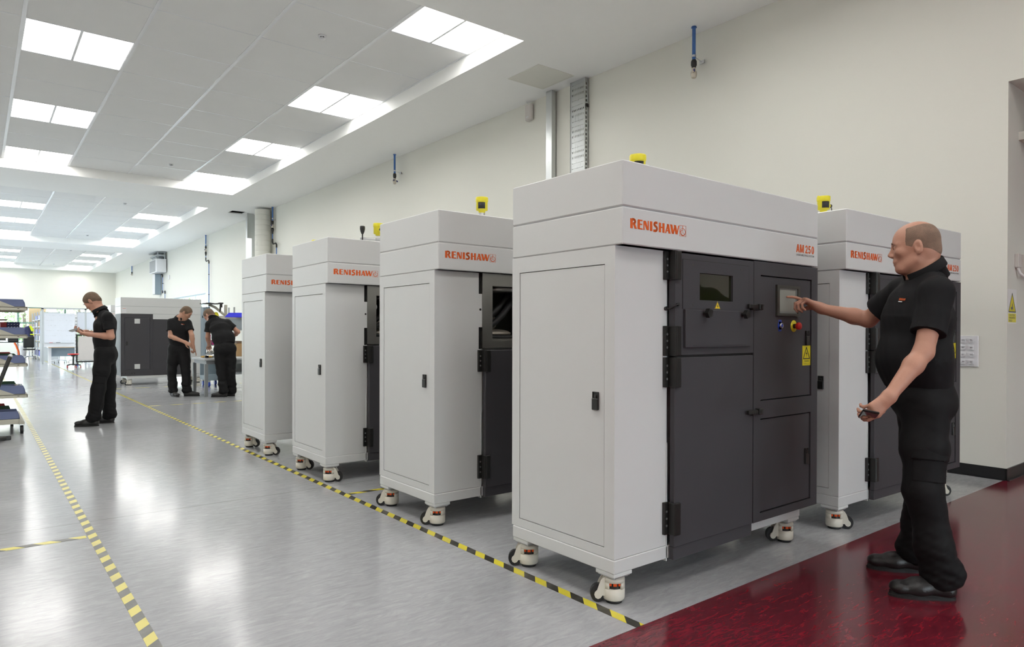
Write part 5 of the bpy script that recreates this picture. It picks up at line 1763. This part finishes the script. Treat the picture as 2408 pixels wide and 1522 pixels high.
for y in (10.12, 11.42):
    fr.box(-.36 - ox, -.30 - ox, y - .03 - oy, y + .03 - oy, .12, 1.82, .003)
fr.box(-.36 - ox, -.30 - ox, 10.12 - oy, 11.42 - oy, 1.76, 1.82, .003)
obj('back_frame', fr, 'beige', tl)
SH = [(1.497, 1.541), (1.159, 1.203), (.815, .857), (.440, .484)]
for z0, z1 in SH:
    s_ = MB()
    for y in (10.10, 11.40):
        s_.prism([(-.33, z0 - .03), (.10, z0), (.485, z0), (.490, z0 + .02), (.485, z1), (.36, z1), (.215, z1 + .066), (.10, z1 + .085), (-.33, z1 + .11)], -(y + .003) + oy, -y + oy, (1, 0, 0), (0, 0, 1), (-ox, 0, 0))
    s_.box(-.30 - ox, .482 - ox, 10.10 - oy, 11.40 - oy, z1 - .010, z1 - .004)
    s_.box(.478 - ox, .484 - ox, 10.10 - oy, 11.40 - oy, z0, z1)
    so = obj('shelf', s_, 'beige', tl)
    obj('slot', MB().box(.385 - ox, .405 - ox, 10.0985 - oy, 10.1005 - oy, (z0 + z1) / 2 - .003, (z0 + z1) / 2 + .003), 'black', so)
b_ = MB().box(-.42 - ox, .41 - ox, 10.10 - oy, 11.42 - oy, .125, .185, .004)
b_.prism([(.405, .185), (.455, .150), (.455, .118), (.405, .125)], -.65, .67, (1, 0, 0), (0, 0, 1), (-ox, 0, 0))
obj('base', b_, 'beige', tl)
for x, y in ((.43, 10.17), (.36, 11.0), (-.36, 10.17), (-.36, 11.35)):
    c = MB().box(x - .028 - ox, x - .022 - ox, y - .03 - oy, y + .03 - oy, .03, .122).box(x + .022 - ox, x + .028 - ox, y - .03 - oy, y + .03 - oy, .03, .122).box(x - .03 - ox, x + .03 - ox, y - .03 - oy, y + .03 - oy, .112, .126)
    co_ = obj('castor', c, 'zinc', tl)
    obj('wheel', MB().cyl((x - .016 - ox, y - oy, .05), (x + .016 - ox, y - oy, .05), .05, n=18), 'rubber', co_)
GB = 'bins on the left shelf trolley'
LV = ['top shelf', 'second shelf from the top', 'middle shelf', 'fourth shelf', 'base']
TOPS = [(1.541, 1.630), (1.203, 1.292), (.857, .948), (.484, .588), (.185, .281)]
EXTRA = {2: [('bing', 'dark green', 1.0), ('binr', 'dark red', 1.12)], 3: [('bing', 'dark green', 1.06)], 4: [('bing', 'dark green', 1.04), ('binr', 'dark red', 1.06), ('biny', 'ochre', 1.06)]}
for i, (z0, z1) in enumerate(TOPS):
    xe = .462 if i < 4 else .405
    bin_box('grey-blue bin at the near end of the %s, left trolley' % LV[i], -.28, xe + .004, 10.113, 10.43, z0 + .001, z1, 'bin', GB)
    y = 10.46
    for j, (m, nm, f) in enumerate(EXTRA.get(i, [])):
        bin_box('%s bin behind the grey-blue one on the %s of the trolley' % (nm, LV[i]), -.28, xe - .06 - .04 * j, y, y + .30, z0 + .001, z0 + (z1 - z0) * f + .012, m, GB)
        y += .32
# boxes standing on the second shelf's bin
t = thing('cardboard_carton', 'red carton with dark blue patterned side behind the second trolley bin', 'box', (.33, 10.60, 1.204))
obj('red_side', MB().box(-.10, -.035, -.10, .10, 0, .155, .003), 'binr', t)
obj('patterned_side', MB().box(-.034, .095, -.10, .10, 0, .155, .003), 'navy', t)
pm = MB()
for r in range(4):
    for c in range(4):
        pm.prism([(-.026 + c * .03, .02 + r * .034), (-.012 + c * .03, .024 + r * .034), (-.010 + c * .03, .030 + r * .034), (-.024 + c * .03, .026 + r * .034)], .1, .1012, FX, FZ)
obj('printed_marks', pm, 'paper', t)
tag(obj('cable_coil', MB().tube([(.245 + .055 * math.cos(a * PI / 10), 10.75 + .09 * math.sin(a * PI / 10), 1.388) for a in range(20)], .010, 8, closed=True), 'beige'), 'beige coil of hose above the cartons on the trolley', 'cable')
obj_ = obj('loose_parts', MB().box(.38, .40, 10.2, 10.23, .575, .59).box(.41, .43, 10.25, 10.29, .572, .588).cyl((.36, 10.3, .585), (.40, 10.33, .585), .01, n=8).cyl((.42, 10.18, .58), (.44, 10.2, .58), .008, n=6).box(.35, .45, 10.15, 10.4, .56, .574), 'chrome')
tag(obj_, 'small shiny metal parts heaped in the fourth-shelf trolley bin', 'metal parts')
obj_['kind'] = 'stuff'
# pulling handle of a low dolly just outside the frame
t = thing('dolly', 'black dolly pulling handle leaning in at the left frame edge', 'dolly', (-.35, 9.2, 0))
obj('platform', MB().box(-.5, .25, -.35, .35, .10, .14, .01), 'blackp', t)
w_ = MB()
for x in (-.42, .17):
    for y in (-.28, .28): w_.cyl((x - .015, y, .05), (x + .015, y, .05), .05, n=14)
obj('wheel', w_, 'rubber', t)
obj('foot', MB().tube([(.2, -.3, .12), (.45, .1, .05), (.60, .42, .03)], .022, 8).box(.54, .66, .44, .50, .0, .045, .006), 'blackp', t)
obj('handle_bar', MB().cyl((.36, .1, .10), (.645, .3, .955), .021, n=14), 'blackp', t)
obj('handle_tip', MB().ball((.65, .303, .965), .024, 12), 'zinc', t)
# ================================================================== work area behind the row
t = thing('work_table', 'grey steel table with square legs that two men work at', 'table', (4.3, 14.22, 0))
obj('table_top', MB().box(-.9, .9, -.5, .5, .685, .72, .004), 'greymet', t)
obj('apron', MB().plate('z', -.86, .86, -.46, .46, .615, .685, [(-.83, .83, -.43, .43)]), 'bench', t)
for x in (-.86, .86):
    for y in (-.44, .44): obj('leg', MB().box(x - .03, x + .03, y - .03, y + .03, 0, .62, .003), 'bench', t)
t = thing('vacuum_pump', 'chrome flanged vacuum pump lying on the table under the hands', 'pump', (3.62, 14.24, .7201))
obj('base_block', MB().box(-.08, .34, -.10, .10, 0, .055, .006), 'zinc', t)
for x in (-.02, .075):
    obj('flanged_cylinder', MB().lathe([(.0, -.042), (.058, -.042), (.058, -.030), (.046, -.028), (.046, .020), (.058, .022), (.058, .036), (0, .036)], (x, 0, .115), (1, 0, 0), 22), 'chrome', t)
obj('motor_body', MB().box(.115, .32, -.075, .075, .055, .185, .015), 'bench', t)
t = thing('brass_valve', 'brass-ended valve lying by the table edge under the pointing finger', 'valve', (3.49, 13.98, .7201))
obj('valve_body', MB().box(-.03, .045, -.028, .028, .008, .062, .005), 'chrome', t)
obj('brass_end', MB().lathe([(.0, 0), (.022, 0), (.022, .03), (.016, .034), (.016, .065), (0, .066)], (-.03, 0, .034), (-1, 0, 0), 14), 'brass', t)
obj('brass_end', MB().lathe([(.0, 0), (.024, 0), (.024, .035), (.018, .04), (.018, .07), (0, .071)], (.045, 0, .034), (1, 0, 0), 14), 'brass', t)
obj('union_nut', MB().cyl((-.01, -.02, .06), (-.01, -.02, .072), .014, n=6), 'zinc', t)

t = thing('equipment_trolley', 'blue-grey tool trolley with tower and dark blue castors behind the table', 'trolley', (4.20, 16.42, 0))
obj('lower_box', MB().box(-.16, .22, -.3, .3, .14, .24, .005).plate('y', -.16, .22, .24, .60, -.3, -.27, [(-.12, .18, .28, .56)]).box(-.16, .22, .27, .3, .24, .6).box(-.16, .22, -.3, .3, .60, .64, .004), 'bluegrey', t)
obj('tower', MB().box(-.15, .0, .05, .28, .64, 1.80, .006), 'bluegrey', t)
obj('arm', MB().tube([(-.02, .1, 1.86), (.12, .1, 1.80), (.36, .1, 1.60)], .028, 8).box(.33, .38, .06, .14, 1.0, 1.86, .004).box(-.15, .38, .06, .14, 1.55, 1.6), 'beige', t)
obj('top_mat', MB().prism([(-.18, 0), (-.05, .012), (.06, .0), (.18, .01), (.22, 0), (.2, -.015), (-.17, -.015)], -.25, .1, (1, 0, 0), (0, 0, 1), (0, 0, 1.885)), 'blackp', t)
obj('camera_head', MB().cyl((.25, .1, 1.80), (.25, .1, 1.88), .03, n=10).box(.2, .29, .05, .15, 1.88, 1.91).cyl((.22, .08, 1.7), (.24, .1, 1.82), .02, n=8), 'blackp', t)
for x in (-.1, .16):
    for y in (-.24, .24):
        c = obj('castor', MB().box(x - .03, x + .03, y - .025, y + .025, .10, .14), 'zinc', t)
        obj('wheel', MB().cyl((x - .02, y, .055), (x + .02, y, .055), .055, n=16), 'bluebtn', c)
t = thing('work_bench', 'grey bench with open shelf below, behind the man bending at the table', 'bench', (5.0, 15.5, 0))
obj('bench_top', MB().box(-.72, .9, -.4, .4, .62, .655, .003), 'greymet', t)
obj('lower_shelf', MB().box(-.70, .88, -.38, .38, .32, .345, .002), 'greymet', t)
obj('back_board', MB().box(-.70, .88, .3, .32, .345, .62), 'bench', t)
for x in (-.70, .86):
    for y in (-.37, .37): obj('leg', MB().box(x - .025, x + .025, y - .025, y + .025, 0, .62), 'greymet', t)
obj('upper_shelf', MB().box(-.78, .9, -.1, .38, 1.265, 1.30, .003).box(-.72, -.67, .3, .36, .655, 1.265).box(.8, .85, .3, .36, .655, 1.265), 'greymet', t)
t = thing('cardboard_box', 'brown cardboard box with open flaps on the bench', 'box', (4.60, 15.35, .656))
obj('carton', MB().plate('z', -.18, .22, -.16, .16, 0, .33, [(-.174, .214, -.154, .154)]).box(-.18, .22, -.16, .16, 0, .004), 'card', t)
obj('flap', MB().prism([(0, 0), (.0, .004), (-.12, .06), (-.12, .056)], -.16, .16, (1, 0, 0), (0, 0, 1), (-.18, 0, .33)).prism([(0, 0), (.4, 0), (.4, .003), (0, .003)], 0, .10, (1, 0, 0), (0, .5, .86), (-.18, .16, .33)), 'paper', t)
t = thing('plastic_crate', 'smoky grey plastic crate on the upper bench shelf', 'crate', (4.50, 15.55, 1.3005))
obj('crate_shell', MB().plate('z', -.25, .3, -.14, .2, 0, .225, [(-.244, .294, -.134, .194)]).box(-.25, .3, -.14, .2, 0, .005), 'clearbin', t)
obj('crate_rim', MB().plate('z', -.262, .312, -.152, .212, .225, .25, [(-.25, .3, -.14, .2)]), 'beige', t)
t = thing('blue_tray', 'bright blue stacking tray upside down on the smoky crate', 'tray', (4.56, 15.58, 1.551))
obj('tray_shell', MB().lathe([(.28, 0), (.27, .03), (.20, .105), (0, .105)], n=4, smooth=False), 'bincob', t)
obj('tray_rim', MB().lathe([(.29, 0), (.29, .014), (.27, .02), (0, .02)], n=4, smooth=False), 'bincob', t)
t.rotation_euler.z = PI / 4
tag(obj('yellow_hood', MB().lathe([(.06, 0), (.055, .04), (.035, .08), (0, .09)], n=14), 'yellow', None, (4.34, 16.52, 1.601)), 'small yellow hood on the trolley arm behind the bending man', 'hood')
t = thing('shelving_rack', 'steel rack with magenta and red tubs seen past the white machine corner', 'shelving', (5.05, 19.3, 0))
for x in (-.42, .42):
    for y in (-.25, .25): obj('upright', MB().box(x - .02, x + .02, y - .02, y + .02, 0, 1.9), 'greymet', t)
sh = MB()
for z in (.3, .72, .86, 1.2, 1.55): obj('shelf', MB().box(-.44, .44, -.26, .26, z, z + .025), 'greymet', t)
GT = 'tubs on the rack past the white machine'
tub = None
for i, (x, z, m, nm) in enumerate(((-.28, .886, 'binr', 'dark red tub at the left of the waist-high rack shelf'), (-.28, 1.02, 'magenta', 'magenta tub stacked on the dark red one'), (-.04, .886, 'magenta', 'magenta tub second along the waist-high rack shelf'),
                                (-.28, 1.226, 'orange', 'orange tub at the left of the chest-high rack shelf'), (-.04, 1.226, 'blackp', 'black tub second along the chest-high rack shelf'), (-.28, .746, 'biny', 'ochre tub at the left of the knee-high rack shelf'))):
    b = thing('tub', nm, 'tub', (5.05 + x, 19.12, z + .0005), 0, GT)
    h = .10 if abs(z - .746) < .01 else .13
    obj('tub_shell', MB().plate('z', -.1, .1, -.08, .08, 0, h, [(-.095, .095, -.075, .075)]).box(-.1, .1, -.08, .08, 0, .005), m, b)
    obj('tub_rim', MB().plate('z', -.106, .106, -.086, .086, h - .015, h - .002, [(-.1, .1, -.08, .08)]), m, b)

# ================================================================== planning corner at the far end
t = thing('whiteboard', 'large white planning board in a steel frame at the far end', 'whiteboard', (2.45, 30.5, 0))
obj('board', MB().box(-.48, .48, -.02, .0, .80, 1.905, .004), 'wb', t)
fr = MB().box(-.56, -.50, -.03, .03, 0, 2.09).box(-.56, .86, -.03, .03, 2.05, 2.11).box(.80, .86, -.03, .03, 0, 2.09).box(-.5, .8, -.02, .02, .62, .64)
obj('frame', fr, 'greymet', t)
obj('lower_panel', MB().box(-.49, .52, -.01, .01, .64, .79), 'socket', t)
obj('pen_tray', MB().box(-.46, .46, -.06, -.02, .785, .80), 'greymet', t)
ln = MB()
rw = random.Random(9)
for r in range(6):
    z = 1.82 - r * .19
    x = -.42
    while x < .42:
        l_ = rw.uniform(.02, .07)
        if rw.random() < .75: ln.box(x, x + l_, -.0212, -.02, z, z + rw.uniform(.004, .012))
        x += l_ + rw.uniform(.01, .04)
wl = obj('handwriting', ln, 'greymet', t); wl['kind'] = 'stuff'
obj('marker', MB().cyl((-.33, -.045, .806), (-.22, -.045, .806), .008, n=6), 'red', t)
obj('marker', MB().cyl((-.12, -.045, .806), (.02, -.045, .806), .008, n=6), 'blackp', t)
t = thing('whiteboard', 'second white planning board, partly hidden by the reading man', 'whiteboard', (3.35, 30.9, 0))
obj('board', MB().box(-.30, .35, -.02, .0, 1.30, 1.95, .004), 'wb', t)
obj('frame', MB().box(-.33, -.30, -.03, .01, 0, 1.98).box(.35, .38, -.03, .01, 0, 1.98).box(-.3, .35, -.03, .01, 1.95, 1.98), 'greymet', t)
obj('pen_tray', MB().box(-.3, .35, -.06, -.02, 1.28, 1.30), 'greymet', t)
t = thing('desk', 'pale desk with beech edge below the large planning board', 'desk', (2.65, 29.95, 0))
obj('desk_top', MB().box(-.62, .75, -.35, .35, .63, .66), 'socket', t)
obj('desk_edge', MB().box(-.62, .75, -.362, -.35, .63, .66), 'wood', t)
obj('modesty_panel', MB().box(-.52, .68, .1, .12, .30, .62), 'bluegrey', t)
for x in (-.55, .68): obj('leg', MB().box(x - .045, x + .045, -.06, .06, .03, .63).box(x - .045, x + .045, -.3, .3, 0, .04), 'socket', t)
def office_chair(label, x, y, m):
    t = thing('office_chair', label, 'chair', (x, y, 0), 0, 'swivel seats at the far end')
    obj('seat', MB().box(-.22, .22, -.22, .22, .40, .46, .025), m, t)
    obj('column', MB().cyl((0, 0, .10), (0, 0, .40), .025, n=10), 'zinc', t)
    s_ = MB(); w_ = MB()
    for k in range(5):
        a = k * 2 * PI / 5 + .3
        s_.tube([(0, 0, .13), (.15 * math.cos(a), .15 * math.sin(a), .11), (.27 * math.cos(a), .27 * math.sin(a), .08)], .02, 6)
        w_.cyl((.27 * math.cos(a) - .01, .27 * math.sin(a), .03), (.27 * math.cos(a) + .01, .27 * math.sin(a), .03), .03, n=10)
    obj('star_base', s_, 'zinc', t)
    obj('castor', w_, 'rubber', t)
    return t
office_chair('blue swivel chair under the pale desk, left one', 2.50, 31.4, 'blueseat')
office_chair('blue swivel chair under the pale desk, right one', 3.10, 31.6, 'blueseat')
t = thing('stool', 'round red work stool on a black star base in the aisle', 'stool', (2.57, 27.2, 0))
obj('seat', MB().lathe([(0, .44), (.15, .44), (.17, .455), (.16, .475), (0, .48)], n=22), 'red', t)
obj('column', MB().cyl((0, 0, .08), (0, 0, .44), .03, n=10).cyl((0, 0, .38), (0, 0, .44), .06, .09, n=12), 'blackp', t)
s_, w_ = MB(), MB()
for k in range(5):
    a = k * 2 * PI / 5
    s_.tube([(0, 0, .12), (.12 * math.cos(a), .12 * math.sin(a), .11), (.21 * math.cos(a), .21 * math.sin(a), .08)], .018, 6)
    w_.cyl((.21 * math.cos(a) - .012, .21 * math.sin(a), .035), (.21 * math.cos(a) + .012, .21 * math.sin(a), .035), .035, n=10)
obj('star_base', s_, 'blackp', t)
obj('castor', w_, 'binr', t)
t = thing('mobile_board', 'grey rounded panel in a black frame on castors behind the reading man', 'screen', (3.20, 28.6, 0))
obj('panel', MB().box(-.36, .5, -.02, .02, .18, 1.06, .03), 'offwh', t)
obj('frame', MB().plate('y', -.42, .56, .12, 1.12, -.025, .025, [(-.37, .51, .17, 1.07)]).box(-.40, -.36, -.2, .2, .06, .12).box(.48, .52, -.2, .2, .06, .12), 'blackp', t)
w_ = MB()
for x in (-.38, .5):
    for y in (-.18, .18): w_.cyl((x - .015, y, .035), (x + .015, y, .035), .035, n=10)
obj('castor', w_, 'bluebtn', t)
t = thing('slotted_post', 'tall narrow white slotted stand between the two planning boards', 'stand', (2.87, 29.5, 0))
obj('post', MB().box(-.04, .04, -.03, .03, 0, 1.86).box(-.12, .12, -.12, .12, 0, .03), 'socket', t)
s_ = MB()
for k in range(14): s_.box(-.03, .03, -.05, -.03, .15 + k * .12, .175 + k * .12)
obj('slot_clip', s_, 'bench', t)

t = thing('storage_rack', 'tall steel parts rack along the aisle at the far end', 'shelving', (2.38, 36.4, 0))
for x in (-.32, .32):
    for y in (-2.6, -.9, .8, 2.5): obj('upright', MB().box(x - .025, x + .025, y - .025, y + .025, 0, 2.05), 'greymet', t)
obj('end_panel', MB().box(-.30, .30, -2.62, -2.60, 0, 2.02), 'greymet', t)
for z in (.15, .5, .82, 1.1, 1.4, 1.7): obj('shelf', MB().box(-.33, .33, -2.6, 2.5, z, z + .025), 'greymet', t)
RB = 'boxes on the far storage rack'
rr = random.Random(4)
proto = {}
shl = {.175: 'lowest', .525: 'second', .845: 'third', 1.125: 'fourth', 1.425: 'fifth', 1.725: 'top'}
cn = {'bincob': 'cobalt blue', 'card': 'brown', 'paper': 'white', 'bin': 'grey-blue'}
for z, nm in shl.items():
    for k in range(7):
        y = -2.2 + k * .68 + rr.uniform(-.06, .06)
        m = rr.choice(['bincob', 'card', 'paper', 'bincob', 'bin'])
        if m not in proto:
            b = thing('storage_bin', '', 'bin', (0, 0, 0), 0, RB)
            obj('bin_shell', MB().plate('z', -.2, .2, -.22, .22, 0, .19, [(-.19, .19, -.21, .21)]).box(-.2, .2, -.22, .22, 0, .01), m, b)
            obj('bin_lip', MB().plate('z', -.21, .21, -.23, .23, .17, .188, [(-.2, .2, -.22, .22)]), m, b)
            proto[m] = b
        else:
            b = dup(proto[m], (0, 0, 0))
        b.location = (2.38 - .055, 36.4 + y, z + .0005)
        b['label'] = '%s box, number %s from the front on the %s shelf of the far rack' % (cn[m], ('one', 'two', 'three', 'four', 'five', 'six', 'seven')[k], nm)

# desk clutter glimpsed between the trolley shelves, far down the hall
t = thing('side_table', 'dark table far off, glimpsed between the trolley shelves', 'table', (.75, 37.6, 0))
obj('table_top', MB().box(-.8, .75, -.4, .4, .72, .75), 'blackp', t)
for x in (-.75, .7):
    for y in (-.35, .35): obj('leg', MB().box(x - .02, x + .02, y - .02, y + .02, 0, .72), 'zinc', t)
t = thing('monitor', 'small white-framed monitor on the far dark table at the left edge', 'monitor', (.82, 37.5, .751))
obj('bezel', MB().plate('y', -.22, .22, .04, .34, -.02, .02, [(-.19, .19, .07, .31)]), 'paper', t)
obj('display', MB().box(-.19, .19, -.01, .015, .07, .31), 'bezel', t)
obj('stand', MB().box(-.08, .08, -.06, .06, 0, .015).box(-.02, .02, .0, .03, .01, .08), 'paper', t)
t = thing('black_printer', 'bulky black printer on the far dark table behind the trolley', 'printer', (1.26, 37.5, .751))
obj('printer_body', MB().box(-.18, .2, -.2, .2, 0, .27, .02), 'blackp', t)
obj('paper_tray', MB().box(-.14, .16, -.3, -.2, .05, .08), 'bezel', t)
t = office_chair('swivel chair with a navy jacket far behind the shelf trolley', 1.80, 36.4, 'blackp')
obj('chair_back', MB().box(-.20, .20, .18, .24, .50, 1.0, .03), 'blackp', t)
J_ = Body()
J_.cone((1.80, 36.77, 1.38), (1.80, 36.77, .80), .08, .11, k=.05, flat=((1, 0, 0), .8)).cone((1.70, 36.76, 1.34), (1.64, 36.74, .75), .06, .05, k=.04).cone((1.90, 36.76, 1.34), (1.94, 36.74, .72), .06, .05, k=.04)
jo = J_.build('work_jacket', 'navy', .02, None, folds(77, .012))
tag(jo, 'navy work jacket with hi-vis trim hung on the far swivel chair', 'jacket')
obj('hi_vis_band', MB().prism([(-.02, 0), (.07, 0), (.16, -.22), (.06, -.24)], -.01, .01, (1, 0, 0), (0, 0, 1), (1.84, 36.66, 1.46)).box(1.86, 2.0, 36.64, 36.66, 1.06, 1.11), 'hivis', jo)
tag(obj('orange_strap', MB().tube([(1.30, 36.8, .72), (1.36, 36.78, .60), (1.44, 36.75, .35), (1.48, 36.75, .02)], .04, 6), 'orange'), 'orange strap leaning by the far chair behind the trolley', 'strap')
tag(obj('white_bin', MB().lathe([(.14, 0), (.18, .55), (.17, .55), (.135, .02), (0, .02)], (1.66, 38.6, 0), n=16), 'socket'), 'pale waste bin on the far floor behind the trolley', 'bin')
tag(obj('red_block', MB().box(3.0, 3.3, 25.0, 25.2, 0, .04, .01), 'binr'), 'small red block on the floor behind the reading man', 'block')
